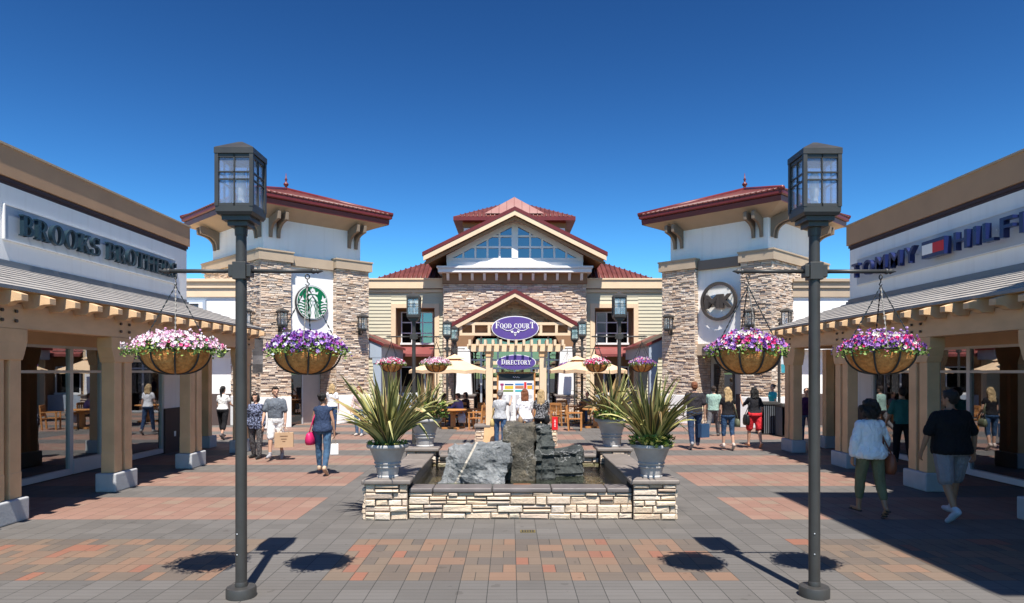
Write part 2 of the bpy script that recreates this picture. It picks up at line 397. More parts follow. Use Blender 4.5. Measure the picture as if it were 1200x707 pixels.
def person(key, label, xy, head, H=1.72, fem=True, wide=1., legs=(18, 4, -14, 22), arms=(-12, 8, 12, 16, 8, 14), lean=3, hy=0, hp=0,
           skin='light', hair=('short', 'dark'), top=None, bottom=None, shoe='sneaker', shoec=(.05, .045, .04), seat=None, group='shoppers out on the plaza'):
    s = H/1.75; near = xy[1] < 12.5; vox = .0085 if near else .012
    ca, sa = math.cos(head), math.sin(head)
    base = thing('person', label, 'person', (xy[0], xy[1], 0), group)
    zoff = [0.]
    def T(p):
        x, y, z = p; x, y, z = x*s, y*s, z*s
        return V((xy[0]+x*ca-y*sa, xy[1]+x*sa+y*ca, z+zoff[0]))
    Rz = Matrix.Rotation(head, 3, 'Z')
    def UB(p):
        x, y, z = p; dz = z-.95; a = R(lean)
        return (x, y*math.cos(a)+dz*math.sin(a), .95+dz*math.cos(a)-y*math.sin(a))
    hw = .095*(1.05 if fem else 1)*wide; sw = (.165 if fem else .195)*(.6+.4*wide)
    J = {}
    for i, sd in ((0, -1), (1, 1)):
        a, k = R(legs[2*i]), R(legs[2*i+1])
        h = V((sd*hw, 0, .92)); kn = h+V((sd*.02, math.sin(a), -math.cos(a)))*.435
        an = kn+V((0, math.sin(a-k), -math.cos(a-k)))*.41
        back = (a-k) < -.25
        pt = R(-38) if back else (R(14) if a-k > .22 else 0)
        heel = an+V((0, -.035*math.cos(pt)+.05*math.sin(pt), -.05*math.cos(pt)-.035*math.sin(pt)))
        toe = heel+V((sd*.02, .215*math.cos(pt), .215*math.sin(pt)))
        J['leg', i] = (h, kn, an, heel, toe)
    for i, sd in ((0, -1), (1, 1)):
        f, o, e = (R(q) for q in arms[3*i:3*i+3])
        sh = V(UB((sd*(sw-.008), -.005, 1.395)))
        d1 = V((sd*math.sin(o), math.cos(o)*math.sin(f), -math.cos(o)*math.cos(f)))
        d2 = V((sd*math.sin(o*.2), math.sin(f+e), -math.cos(f+e))).normalized()
        el = sh+d1*.295; wr = el+d2*.25
        J['arm', i] = (sh, el, wr, d2)
    low = min(min(q[3].z, q[4].z) for q in (J['leg', 0], J['leg', 1]))-.035
    zoff[0] = (-low*s) if seat is None else seat-.84*s
    # ---- body
    b = MB()
    def ring(z, rx, ry, y=0, inf=0, n=16, up=True):
        out = []
        for q in range(n):
            c, d = math.cos(2*PI*q/n), math.sin(2*PI*q/n)
            sgn = lambda t, p: math.copysign(abs(t)**p, t)
            p = ((rx+inf)*sgn(c, .85), y+(ry+inf)*sgn(d, .9), z)
            out.append(T(UB(p) if up else p))
        return out
    wv = wide
    if fem:
        TR = [(.84, .13, .09, 0), (.90, .175, .115, -.01), (.97, .168, .112, -.008), (1.06, .135, .095, 0), (1.13, .128, .09, .003), (1.22, .142, .105, .012), (1.30, .152, .118, .014), (1.37, .158, .09, 0), (1.415, .128, .072, -.005), (1.445, .085, .06, -.005), (1.475, .055, .052, 0)]
    else:
        TR = [(.84, .13, .09, 0), (.90, .165, .115, -.008), (.98, .16, .11, 0), (1.08, .152, .105, .005), (1.18, .158, .108, .005), (1.28, .172, .118, .006), (1.36, .182, .105, 0), (1.405, .158, .086, -.005), (1.445, .105, .068, -.005), (1.485, .06, .056, 0)]
    TR = [(z, rx*(wv if z < 1.25 else 1+(wv-1)*.75), ry*(wv if z < 1.3 else 1+(wv-1)*.4), y) for z, rx, ry, y in TR]
    b.loft([ring(*t) for t in TR])
    lw = .9+.1*wv
    for i in (0, 1):
        h, kn, an, heel, toe = J['leg', i]
        b.cap2(T(h), T(kn), .083*s*wv, .056*s*lw); mid = kn+(an-kn)*.3
        b.cap2(T(kn), T(mid), .054*s*lw, .055*s*lw); b.cap2(T(mid), T(an), .055*s*lw, .036*s)
        b.cap2(T(an), T(heel+V((0, .02, 0))), .036*s, .032*s); b.cap2(T(heel+V((0, .02, 0))), T(heel.lerp(toe, .7)), .034*s, .036*s); b.cap2(T(heel.lerp(toe, .6)), T(toe), .034*s, .022*s)
        sh, el, wr, d2 = J['arm', i]; aw = (.85 if fem else 1)*lw
        b.cap2(T(sh), T(el), .05*s*aw, .038*s*aw); b.cap2(T(el), T(el.lerp(wr, .35)), .037*s*aw, .037*s*aw); b.cap2(T(el.lerp(wr, .3)), T(wr), .037*s*aw, .025*s*aw)
        sd = (-1, 1)[i]
        n = V((-sd, 0, 0)); n = (n-d2*n.dot(d2)).normalized(); w = d2.cross(n).normalized()
        if w.y < 0 and abs(w.y) > .2: w = -w
        if abs(w.y) <= .2 and w.z < 0: w = -w
        pc = wr+d2*.05
        for q in (-1, -.33, .33, 1): b.cap2(T(wr+d2*.012+w*q*.016), T(wr+d2*.085+w*q*.030), .0145*s, .0125*s, 8)
        for q, ln in ((-1, .058), (-.35, .074), (.33, .08), (1, .07)):
            k0 = wr+d2*.085+w*q*.031; k1 = k0+(d2*.92+n*.38).normalized()*ln*.5; k2 = k1+(d2*.55+n*.83).normalized()*ln*.5
            b.cap2(T(k0), T(k1), .0105*s, .0098*s, 8); b.cap2(T(k1), T(k2), .0098*s, .0085*s, 8)
        t0 = wr+d2*.03+w*.026; t1 = t0+(d2*.6+w*.75+n*.25).normalized()*.045; t2 = t1+(d2*.85+w*.2+n*.45).normalized()*.032
        b.cap2(T(t0), T(t1), .013*s, .011*s, 8); b.cap2(T(t1), T(t2), .011*s, .009*s, 8)
        J['hand', i] = T(wr+d2*.105+n*.03)
    # ---- head
    pv = V(UB((0, .0, 1.49)))
    HM = Matrix.Rotation(R(hy), 3, 'Z') @ Matrix.Rotation(R(-hp), 3, 'X')
    HR = Rz @ HM
    hc = V((0, .018, .155))
    def HT(p): return T(pv+HM @ V(p))
    b.cap2(T(UB((0, -.01, 1.43))), HT((0, 0, .09)), .054*s*(1 if not fem else .88), .05*s*(1 if not fem else .88))
    b.ell(HT((0, 0, .165)), (.076*s, .094*s, .092*s), 16, 12, HR)
    b.ell(HT((0, .026, .10)), (.058*s, .066*s, .075*s), 14, 10, HR)
    b.cap2(HT((0, .096, .135)), HT((0, .112, .105)), .010*s, .014*s, 8)
    b.cap2(HT((-.03, .082, .152)), HT((.03, .082, .152)), .014*s, .014*s, 8)
    b.cap2(HT((-.018, .088, .068)), HT((.018, .088, .068)), .009*s, .009*s, 8)
    b.ell(HT((0, .082, .04)), (.022*s, .016*s, .016*s), 8, 6, HR)
    for q in (-1, 1): b.ell(HT((q*.078, -.005, .125)), (.012*s, .022*s, .034*s), 8, 6, HR)
    me = to_mesh(b, vox, 3)
    eyes = [HT((q*.031, .088, .135)) for q in (-1, 1)]; lipc = HT((0, .094, .068))
    mi = []
    for p in me.polygons:
        c = p.center; k = 0
        for e_ in eyes:
            d = c-e_
            if (d.x*d.x+d.y*d.y)**.5 < .017*s and abs(d.z) < .009*s: k = 1
        d = c-lipc
        if (d.x*d.x+d.y*d.y)**.5 < .026*s and abs(d.z) < .009*s: k = 2
        mi.append(k)
    body = mesh_part('body', me, [skin_mat(skin), EYE, LIP], base)
    me.polygons.foreach_set('material_index', mi)
    # ---- hair
    hs, hcol = hair
    g = MB(); rnd = random.Random(hash(key) % 999 if isinstance(key, int) else len(key)*7)
    g.ell(HT((0, -.018, .18)), (.085*s, .094*s, .088*s), 14, 10, HR)
    if hs in ('short', 'cap'):
        g.ell(HT((0, -.045, .14)), (.078*s, .065*s, .085*s), 12, 8, HR)
        if not fem: g.ell(HT((0, .04, .225)), (.065*s, .05*s, .03*s), 10, 6, HR)
    if hs == 'bob':
        g.ell(HT((0, -.05, .11)), (.098*s, .07*s, .125*s), 12, 8, HR)
        for q in (-1, 1): g.ell(HT((q*.082, .005, .115)), (.026*s, .055*s, .105*s), 10, 6, HR)
        g.ell(HT((0, .05, .22)), (.07*s, .04*s, .028*s), 10, 6, HR)
    if hs in ('long', 'wavy'):
        ln = .30 if hs == 'long' else .22
        g.ell(HT((0, -.05, .10)), (.095*s, .068*s, .13*s), 12, 8, HR)
        for q in (-1, -.5, 0, .5, 1):
            L2 = ln*rnd.uniform(.8, 1.05)
            g.cap2(HT((q*.07, -.055, .13)), HT((q*.085, -.095-.02*(1-abs(q)), .13-L2)), .042*s, .022*s, 8)
        for q in (-1, 1): g.cap2(HT((q*.082, .0, .17)), HT((q*.088, -.01, -.02)), .026*s, .02*s, 8)
        g.ell(HT((0, .05, .222)), (.066*s, .04*s, .027*s), 10, 6, HR)
    if hs == 'curly':
        g.ell(HT((0, -.035, .12)), (.105*s, .09*s, .12*s), 12, 8, HR)
        for q in range(80):
            th, ph = rnd.uniform(0, 2*PI), rnd.uniform(-.9, 1.4)
            d = V((math.cos(th)*math.cos(ph), math.sin(th)*math.cos(ph), math.sin(ph)))
            if d.y > .45 and d.z < .5: continue
            c = V((0, -.02, .155))+V((d.x*.125, d.y*.115-(.02 if d.z < 0 else 0), d.z*.125 if d.z > 0 else d.z*.16))
            rr = rnd.uniform(.028, .045)*s
            g.ell(HT(c), (rr, rr, rr), 8, 6)
    if hs == 'ponytail':
        g.ell(HT((0, -.04, .15)), (.08*s, .07*s, .085*s), 12, 8, HR)
        g.cap2(HT((0, -.11, .19)), HT((0, -.145, .13)), .03*s, .036*s, 8); g.cap2(HT((0, -.145, .13)), HT((0, -.12, -.10)), .036*s, .016*s, 8)
    if hs == 'bun':
        g.ell(HT((0, -.04, .15)), (.08*s, .07*s, .085*s), 12, 8, HR); g.ell(HT((0, -.125, .20)), (.04*s,)*3, 10, 8)
    mesh_part('hair', to_mesh(g, .011*s, 2, .010*s), hair_mat(hcol), base)
    # ---- top
    def seg_point(lst, f):
        f = min(f, len(lst)-1-1e-6); i = int(f); return lst[i].lerp(lst[i+1], f-i)
    if top:
        t = MB(); inf = top.get('inf', .016); hem = top.get('hem', .93); nz = top.get('neck', 1.465)
        rs = []
        zs = sorted(set([hem, hem+.05]+[q[0] for q in TR if hem+.07 < q[0] < nz-.01]+[nz]))
        def interp(z):
            if z <= TR[0][0]: return TR[0][1:]
            for q0, q1 in zip(TR, TR[1:]):
                if q0[0] <= z <= q1[0]:
                    u = (z-q0[0])/(q1[0]-q0[0]); return [a_+(b_-a_)*u for a_, b_ in zip(q0[1:], q1[1:])]
            return TR[-1][1:]
        for z in zs:
            rx, ry, y = interp(z)
            fl = top.get('flare', 0)*max(0, (1.25-z)/(1.25-hem))
            if z < 1.2 and top.get('boxy'): rx, ry = max(rx, interp(1.25)[0]*top['boxy']), max(ry, interp(1.25)[1]*top['boxy'])
            rs.append(ring(z, rx+fl, ry+fl, y, inf))
        t.loft(rs)
        sl = top.get('sleeve', .6)
        for i in (0, 1):
            sh, el, wr, d2 = J['arm', i]; aw = (.85 if fem else 1)*lw; si = top.get('sinf', .018)
            t.cap2(T(sh-V(((-1, 1)[i]*.004, 0, .002))), T(seg_point([sh, el, wr], max(.06, min(sl, 1)))), (.05*aw+max(.013, si*.6))*s, ((.05-.012*min(sl, 1))*aw+si)*s)
            if sl > 1: t.cap2(T(el), T(seg_point([sh, el, wr], sl)), (.038*aw+si)*s, (.029*aw+si*top.get('cuff', 1))*s)
        if top.get('collar'): t.lathe([(.066*s, 0), (.06*s, .035*s)], 14, tuple(T(UB((0, -.004, 1.455)))))
        mesh_part(top.get('name', 'shirt'), to_mesh(t, vox*1.15, 3, top.get('wr', .007)*s), top['mat'], base)
    if bottom:
        t = MB(); fl = bottom.get('len', 1.95); inf = bottom.get('inf', .014); wz = bottom.get('waist', 1.0)
        t.loft([ring(z, *(q*1. for q in TRi), inf) for z, TRi in [(q[0], q[1:]) for q in TR if q[0] < wz+.01]])
        for i in (0, 1):
            h, kn, an, heel, toe = J['leg', i]; pts = [h, kn, an]
            e1 = seg_point(pts, min(fl, 1)); ce = bottom.get('cuff', 1.)
            t.cap2(T(h), T(e1), (.083*wv+inf)*s, ((.083*wv-(.083*wv-.056*lw)*min(fl, 1))+inf*(ce if fl <= 1 else 1))*s)
            if fl > 1:
                m_ = kn.lerp(an, min(.35, (fl-1)*.5)); e2 = seg_point(pts, fl)
                t.cap2(T(kn), T(m_), (.056*lw+inf)*s, (.055*lw+inf)*s); t.cap2(T(m_), T(e2), (.055*lw+inf)*s, (.038+inf*ce)*s)
        mesh_part(bottom.get('name', 'trousers'), to_mesh(t, vox*1.15, 3, bottom.get('wr', .005)*s), bottom['mat'], base)
    # ---- shoes
    for i in (0, 1):
        h, kn, an, heel, toe = J['leg', i]; t = MB()
        d = (toe-heel).normalized(); up = V((0, -d.z, d.y)); 
        if shoe == 'sandal':
            for q, rr in ((0, .036), (.35, .034), (.7, .043), (1.0, .034)):
                c = heel+d*(q*.225)-up*.033
                t.lathe([(rr*s, -.008*s), (rr*s, .006*s)], 12, tuple(T(c)))
            t.cap2(T(heel+d*.15+V((-.04, 0, -.01))), T(heel+d*.15+V((0, 0, .022))), .007*s, .007*s, 6); t.cap2(T(heel+d*.15+V((.04, 0, -.01))), T(heel+d*.15+V((0, 0, .022))), .007*s, .007*s, 6)
            o = t.build('sandal', pm('sandal_%s' % key, shoec, .6, .1, 5, .1), base, smooth=True)
        else:
            t.cap2(T(heel+up*.01), T(heel+d*.13+up*.008), .047*s, .047*s); t.cap2(T(heel+d*.12), T(toe+d*.015), .045*s, .034*s); t.cap2(T(heel+up*.03), T(an+(kn-an)*.06), .046*s, .046*s)
            mesh_part('shoe', to_mesh(t, .011, 2), pm('shoe_%s' % key, shoec, .5, .1, 5, .1), base)
    FEET[key] = J
    J['T'] = T; J['UB'] = UB; J['s'] = s; J['obj'] = base; J['heading'] = head
    return J
def bag(kind, name, label, at, size, mat, strap_to=None, group=None, head=0., cat='bag', extra=None):
    """a bag hanging below AT (its handle point)"""
    w, d, h = size; at = V(at)
    drop = .0
    o = thing(name, label, cat, tuple(at-V((0, 0, h+.16))), group)
    mb = MB(); c = at-V((0, 0, .14))
    ux = V((math.cos(head), math.sin(head), 0)); uy = V((-math.sin(head), math.cos(head), 0))
    if kind == 'paper':
        top = [c+ux*w/2*i+uy*d/2*j for i, j in ((-1, -1), (1, -1), (1, 1), (-1, 1))]
        bot = [p-V((0, 0, h)) for p in top]
        mb.add(top+bot, [(0, 1, 5, 4), (1, 2, 6, 5), (2, 3, 7, 6), (3, 0, 4, 7), (4, 5, 6, 7), (0, 1, 2, 3)])
        mb.build('bag_body', mat, o)
    else:
        rings = []
        for q, (zz, sx, sy) in enumerate([(0, .82, .35), (-.12, .95, .7), (-.45, 1.05, 1.0), (-.8, 1.0, 1.05), (-1, .8, .8)]):
            rings.append([c+ux*w/2*sx*math.copysign(abs(math.cos(a))**.6, math.cos(a))+uy*d/2*sy*math.copysign(abs(math.sin(a))**.7, math.sin(a))+V((0, 0, zz*h)) for a in [2*PI*k/16 for k in range(16)]])
        mb.loft(rings); ob = mb.build('bag_body', mat, o, smooth=True)
    st = MB()
    if strap_to is None:
        for j in (-1, 1):
            p = [c+ux*w*.28*-1+uy*d*.3*j, at+V((0, 0, 0))-ux*.03+uy*.008*j, at+ux*.03+uy*.008*j, c+ux*w*.28+uy*d*.3*j]
            st.tube(p, .007, 6)
    else:
        for j in (-1, 1):
            st.tube([c+ux*w*.36*j-V((0, 0, .03))]+[V(q)+ux*.012*j for q in strap_to], .011, 6)
    st.build('strap', mat if kind != 'paper' else pm('bag_cord', (.6, .5, .38), .8, .1, 5, 0), o, smooth=True)
    if extra: extra(o, c, ux, uy, w, d, h)
    return o

def G(x, y): return gp(x, y)
jeans = fabric('denim_blue', (.06, .105, .20), .35); jeans_l = fabric('denim_light', (.20, .28, .40), .35)
PP = {}
# two large figures on the shaded right side
PP['white'] = person('blouse', 'woman with curly black hair in a loose white blouse and rolled olive trousers', (px(1020, 10.3), 10.3), 0.05, 1.66, True, 1.08,
    legs=(12, 6, -8, 14), arms=(-4, 17, 14, 10, 26, 24), hair=('curly', 'black'), skin='tan',
    top=dict(mat=fabric('white_cotton', (.78, .79, .82), .06), hem=.86, inf=.03, flare=.035, sleeve=1.72, sinf=.042, cuff=.8, name='blouse', wr=.014),
    bottom=dict(mat=fabric('olive_twill', (.15, .15, .085)), len=1.62, inf=.02, cuff=1.1), shoe='sandal', shoec=(.03, .02, .018))
PP['black'] = person('bigman', 'broad man in a black polo shirt and grey shorts with a dark cap', (px(1115, 10.05), 10.05), 0.06, 1.86, False, 1.33,
    legs=(-10, 16, 14, 4), arms=(6, 20, 16, -6, 22, 14), hair=('short', 'black'), skin='tan', hy=25,
    top=dict(mat=fabric('black_pique', (.010, .010, .012)), hem=.86, inf=.034, sleeve=.80, sinf=.032, flare=.022, name='polo_shirt', collar=1, boxy=.92),
    bottom=dict(mat=fabric('grey_cotton', (.26, .24, .26)), len=.92, inf=.02, cuff=2.0, name='shorts', waist=.98), shoec=(.42, .45, .52))
PP['teal'] = person('tealman', 'man in a teal t-shirt and black trousers walking into the right arcade', (px(1058, 15.7), 15.7), -.12, 1.74, False, 1.05,
    legs=(9, 4, -6, 12), arms=(4, 14, 40, -4, 13, 22), hair=('short', 'black'), skin='mid',
    top=dict(mat=fabric('teal_jersey', (.035, .17, .155)), hem=.90, inf=.024, sleeve=.75, sinf=.03, name='t_shirt'), bottom=dict(mat=fabric('black_twill', (.012, .013, .016)), inf=.02), shoec=(.03, .03, .03))
PP['phone'] = person('phonewoman', 'dark-haired woman in a black top and denim capris standing between the right arcade posts', (px(978, 20.0), 20.0), 2.5, 1.66, True, 1.12,
    legs=(2, 2, -2, 2), arms=(20, 10, 95, 18, 8, 85), hair=('bob', 'dark'), hy=15,
    top=dict(mat=fabric('black_jersey', (.012, .011, .014)), hem=.92, sleeve=.7, name='t_shirt'), bottom=dict(mat=jeans_l, len=1.5, cuff=1.3, name='capris'), shoe='sandal')
PP['shade'] = person('shadeperson', 'person in dark clothes half hidden by the far arcade post on the right', (px(945, 20.6), 20.6), 2.8, 1.68, True, 1.1,
    legs=(2, 2, -2, 2), arms=(10, 8, 30, 8, 8, 60), hair=('short', 'dark'), top=dict(mat=fabric('plum_jersey', (.06, .02, .075)), hem=.9, sleeve=.7), bottom=dict(mat=jeans))
# right-hand group walking away
PP['mblack'] = person('charcoalman', 'tall brown-haired man in a charcoal t-shirt and blue jeans walking away from camera', (px(814, 19.2), 19.2), -.08, 1.82, False, 1.1,
    legs=(-12, 10, 14, 4), arms=(14, 10, 18, -8, 12, 12), hair=('short', 'auburn'),
    top=dict(mat=fabric('charcoal_jersey', (.035, .032, .038)), hem=.89, inf=.022, sleeve=.75, sinf=.028, name='t_shirt', boxy=.97), bottom=dict(mat=fabric('denim_dark', (.03, .055, .12), .3), inf=.022), shoec=(.25, .25, .27))
PP['mgreen'] = person('mintman', 'man in a pale green t-shirt and grey trousers walking away past the right tower', (px(836, 23.0), 23.0), -.5, 1.72, False, 1.05,
    legs=(-22, 24, 18, 4), arms=(14, 10, 18, -8, 12, 12), hair=('short', 'dark'),
    top=dict(mat=fabric('mint_jersey', (.33, .48, .41)), hem=.90, inf=.022, sleeve=.75, sinf=.028, name='t_shirt', boxy=.97), bottom=dict(mat=fabric('grey_twill', (.13, .13, .14)), inf=.018), shoec=(.1, .1, .1))
PP['blackblonde'] = person('blondeblack', 'blonde woman in a black top and cuffed denim capris walking away', (px(853, 18.9), 18.9), .05, 1.66, True, 1.05,
    legs=(4, 2, -3, 12), arms=(6, 10, 20, 4, 14, 30), hair=('long', 'blonde'), top=dict(mat=fabric('black_knit', (.014, .013, .016)), hem=.93, sleeve=.35, name='top'),
    bottom=dict(mat=fabric('denim_mid', (.04, .085, .17), .3), len=1.35, cuff=1.3, name='capris'), shoec=(.5, .4, .35))
PP['redshorts'] = person('redshorts', 'dark-haired woman in a black t-shirt and bright red shorts', (px(884, 19.4), 19.4), .1, 1.66, True, 1.15,
    legs=(10, 3, -8, 8), arms=(40, 18, 110, 2, 22, 22), hair=('wavy', 'black'), top=dict(mat=fabric('black_tee', (.02, .02, .024)), hem=.95, sleeve=.7, sinf=.02, name='t_shirt'),
    bottom=dict(mat=fabric('red_cotton', (.62, .03, .04)), len=.9, inf=.03, cuff=1.5, name='shorts'), shoe='sandal', shoec=(.45, .16, .05))
PP['turq'] = person('turquoise', 'woman in a turquoise top behind the slatted litter bins', (px(906, 25.2), 25.2), 1.9, 1.66, True, 1.05,
    legs=(16, 4, -12, 14), arms=(10, 8, 30, -6, 8, 14), hair=('bun', 'dark'), top=dict(mat=fabric('turquoise_jersey', (.04, .45, .46)), hem=.92, sleeve=.6, name='t_shirt'), bottom=dict(mat=jeans))
# left-hand group
PP['capri'] = person('capriwoman', 'woman in a white t-shirt and black capris with a long black ponytail', (px(261, 21.9), 21.9), -.15, 1.66, True, 1.05,
    legs=(13, 3, -10, 16), arms=(8, 10, 20, 16, 16, 50), hair=('ponytail', 'black'), top=dict(mat=fabric('white_jersey', (.80, .79, .78), .06), hem=.93, sleeve=.5, name='t_shirt'),
    bottom=dict(mat=fabric('black_capri', (.014, .014, .017)), len=1.45, cuff=1.7, inf=.022, name='capris'), shoec=(.12, .1, .1))
PP['older'] = person('patterned', 'woman with bobbed black hair in a dark patterned cardigan walking toward camera', (px(300, 17.2), 17.2), PI-.12, 1.64, True, 1.15,
    legs=(6, 4, -4, 10), arms=(-4, 10, 10, 4, 9, 16), hair=('bob', 'black'), top=dict(mat=fabric('patterned_knit', (.03, .035, .06), .2, ((.22, .25, .38), 26)), hem=.80, inf=.026, flare=.03, sleeve=1.9, sinf=.02, name='cardigan', wr=.012),
    bottom=dict(mat=fabric('speckled_trousers', (.05, .048, .055), .3, ((.16, .15, .15), 50)), inf=.022), shoec=(.02, .02, .02))
PP['polo'] = person('polo', 'man in a grey polo shirt and white shorts walking toward camera', (px(323, 16.9), 16.9), PI+.12, 1.74, False, 1.0,
    legs=(-8, 16, 12, 4), arms=(-2, 10, 14, 8, 14, 20), hair=('short', 'black'), hy=28, top=dict(mat=fabric('grey_pique', (.15, .17, .20)), hem=.90, inf=.024, sleeve=.75, sinf=.03, name='polo_shirt', collar=1, boxy=.95),
    bottom=dict(mat=fabric('white_shorts', (.80, .79, .78), .05), len=.95, inf=.028, cuff=1.3, name='shorts'), shoec=(.35, .34, .36))
PP['navy'] = person('navywoman', 'woman in a navy sleeveless top and blue jeans walking away with tied-back dark hair', (px(378, 14.45), 14.45), -.05, 1.66, True, 1.08,
    legs=(12, 3, -8, 12), arms=(8, 14, 24, -2, 15, 10), hair=('bun', 'black'), skin='mid', hy=-20, top=dict(mat=fabric('navy_cotton', (.035, .055, .11)), hem=.88, inf=.022, flare=.02, sleeve=.05, sinf=.012, name='sleeveless_top', wr=.01),
    bottom=dict(mat=fabric('denim_mid2', (.07, .14, .24), .3), inf=.014), shoec=(.5, .36, .25))
PP['blond'] = person('blondewhite', 'blonde woman in a white t-shirt and dark jeans near the left tower', (px(389, 23.4), 23.4), .1, 1.68, True, 1.0,
    legs=(12, 3, -8, 12), arms=(8, 12, 24, -4, 12, 14), hair=('wavy', 'blonde'), top=dict(mat=fabric('white_tee', (.72, .72, .74), .1), hem=.93, sleeve=.5, name='t_shirt'), bottom=dict(mat=fabric('denim_deep', (.03, .06, .13), .3)), shoec=(.2, .2, .2))
PP['pinktop'] = person('pinktop', 'auburn-haired woman in a pale pink top behind the front left spiky plant', (px(421, 23.2), 23.2), PI-.1, 1.68, True, 1.0,
    legs=(4, 2, -3, 6), arms=(20, 10, 100, 8, 12, 30), hair=('wavy', 'auburn'), top=dict(mat=fabric('pale_pink', (.66, .50, .47), .1), hem=.93, sleeve=1.2, name='top'), bottom=dict(mat=fabric('denim_light2', (.13, .21, .34), .3)), shoec=(.5, .45, .4))
# at the directory
PP['dgrey'] = person('dirgrey', 'grey-haired woman in a light grey t-shirt and jeans reading the directory board', (px(586, 19.1), 19.1), -.25, 1.66, True, 1.08,
    legs=(4, 2, -3, 4), arms=(4, 12, 20, 70, 10, 60), hair=('short', 'grey'), top=dict(mat=fabric('light_grey_jersey', (.47, .48, .50)), hem=.90, inf=.024, sleeve=.5, name='t_shirt'), bottom=dict(mat=fabric('denim_mid3', (.06, .12, .23), .3)), shoec=(.4, .35, .3))
PP['dwhite'] = person('dirwhite', 'auburn-haired woman in a long white top at the middle of the directory board', (px(615, 18.9), 18.9), .05, 1.70, True, 1.1,
    legs=(3, 2, -3, 4), arms=(6, 10, 20, 10, 10, 20), hair=('wavy', 'auburn'), top=dict(mat=fabric('white_linen', (.78, .78, .80), .06), hem=.82, inf=.026, flare=.03, sleeve=.7, sinf=.03, name='tunic', wr=.012), bottom=dict(mat=jeans_l), shoec=(.3, .2, .15))
PP['dblonde'] = person('dirblonde', 'woman with long blonde hair in a black patterned top facing the directory', (px(634, 18.8), 18.8), -.1, 1.68, True, 1.05,
    legs=(3, 2, -3, 4), arms=(4, 12, 14, 24, 10, 55), hair=('long', 'blonde'), top=dict(mat=fabric('black_floral', (.018, .017, .02), .2, ((.26, .26, .27), 34)), hem=.92, sleeve=.5, name='top'), bottom=dict(mat=fabric('black_legging', (.01, .01, .012))), shoec=(.05, .04, .04))
# seated on the food court terrace
seat_pose = dict(legs=(88, 90, 84, 86), arms=(38, 12, 60, 40, 12, 55), seat=.45, group='people seated at the terrace tables')
PP['sit1'] = person('sitpurple', 'person in a lavender shirt and green cap seated at the left terrace table', (px(540, 26.7), 26.7), 1.2, 1.72, False, 1.1, lean=14, hair=('short', 'dark'),
    top=dict(mat=fabric('lavender_shirt', (.22, .20, .42)), hem=.92, inf=.03, sleeve=1.8, name='shirt'), bottom=dict(mat=jeans), **seat_pose)
PP['sit2'] = person('sitdark', 'dark-haired person in a dark top seated behind the left terrace table', (px(547, 28.2), 28.2), 2.4, 1.70, True, 1.1, lean=8, hair=('bob', 'black'),
    top=dict(mat=fabric('dark_brown_knit', (.05, .03, .03)), hem=.92, sleeve=1.8), bottom=dict(mat=fabric('black_twill', (.012, .013, .016))), **seat_pose)
PP['sit3'] = person('sitplum', 'dark-haired person in a plum top seated left of the lavender shirt', (px(519, 27.2), 27.2), -1.0, 1.68, True, 1.05, lean=8, hair=('wavy', 'dark'),
    top=dict(mat=fabric('plum_jersey', (.06, .02, .075)), hem=.92, sleeve=1.5), bottom=dict(mat=jeans), **seat_pose)
PP['sit4'] = person('sitgrey', 'person in a grey top seated at the right rear terrace table', (px(689, 28.8), 28.8), 2.6, 1.70, True, 1.1, lean=8, hair=('short', 'dark'),
    top=dict(mat=fabric('steel_knit', (.16, .19, .24)), hem=.92, sleeve=1.5), bottom=dict(mat=jeans), **seat_pose)
o = PP['black']['obj']
# ---- bags and other things carried
def at_sh(P, i, dx=0, dy=0, dz=.045):
    sh = P['arm', i][0]; sd = (-1, 1)[i]
    return P['T'](sh+V((-sd*.06+dx, dy, dz)))
def hip(P, i, out=.05, z=.98, y=-.02):
    sd = (-1, 1)[i]; return P['T'](V((sd*(.2+out), y, z)))
def shoulder_bag(P, i, name, label, size, mat, z=1.05, out=.05, y=-.02, group=None):
    h = P['heading']
    return bag('soft', name, label, hip(P, i, out, z, y), size, mat, [P['T'](P['arm', i][0]+V(((-1, 1)[i]*.04, -.05, -.25))), at_sh(P, i)], group, h+PI/2)
leather = lambda n, c: pm(n, c, .45, .2, 6, .3, 40)
shoulder_bag(PP['white'], 1, 'handbag', 'reddish brown leather bag on the shoulder of the woman in white', (.34, .14, .30), leather('cognac_leather', (.20, .06, .03)), 1.08, .07)
shoulder_bag(PP['navy'], 0, 'handbag', 'hot pink shoulder bag of the woman in navy', (.36, .18, .26), leather('pink_leather', (.62, .02, .13)), 1.02, .06)
shoulder_bag(PP['blackblonde'], 1, 'handbag', 'olive handbag with a teal scarf of the blonde in black', (.30, .14, .22), leather('olive_leather', (.14, .15, .09)), .98, .05)
shoulder_bag(PP['redshorts'], 0, 'handbag', 'black shoulder bag of the woman in red shorts', (.28, .14, .30), leather('black_leather', (.012, .012, .013)), 1.08, .06)
shoulder_bag(PP['dgrey'], 0, 'handbag', 'soft yellow bag of the grey-haired woman at the directory', (.26, .12, .22), leather('yellow_leather', (.62, .45, .18)), 1.05, .02)
shoulder_bag(PP['dwhite'], 0, 'handbag', 'tan handbag of the auburn-haired woman in a long white top', (.28, .14, .22), leather('tan_leather', (.33, .22, .13)), 1.12, -.06, -.14)
shoulder_bag(PP['dblonde'], 1, 'backpack', 'small dark handbag of the long-haired blonde at the directory', (.26, .14, .24), leather('black_leather', (.012, .012, .013)), 1.2, -.02, -.12)
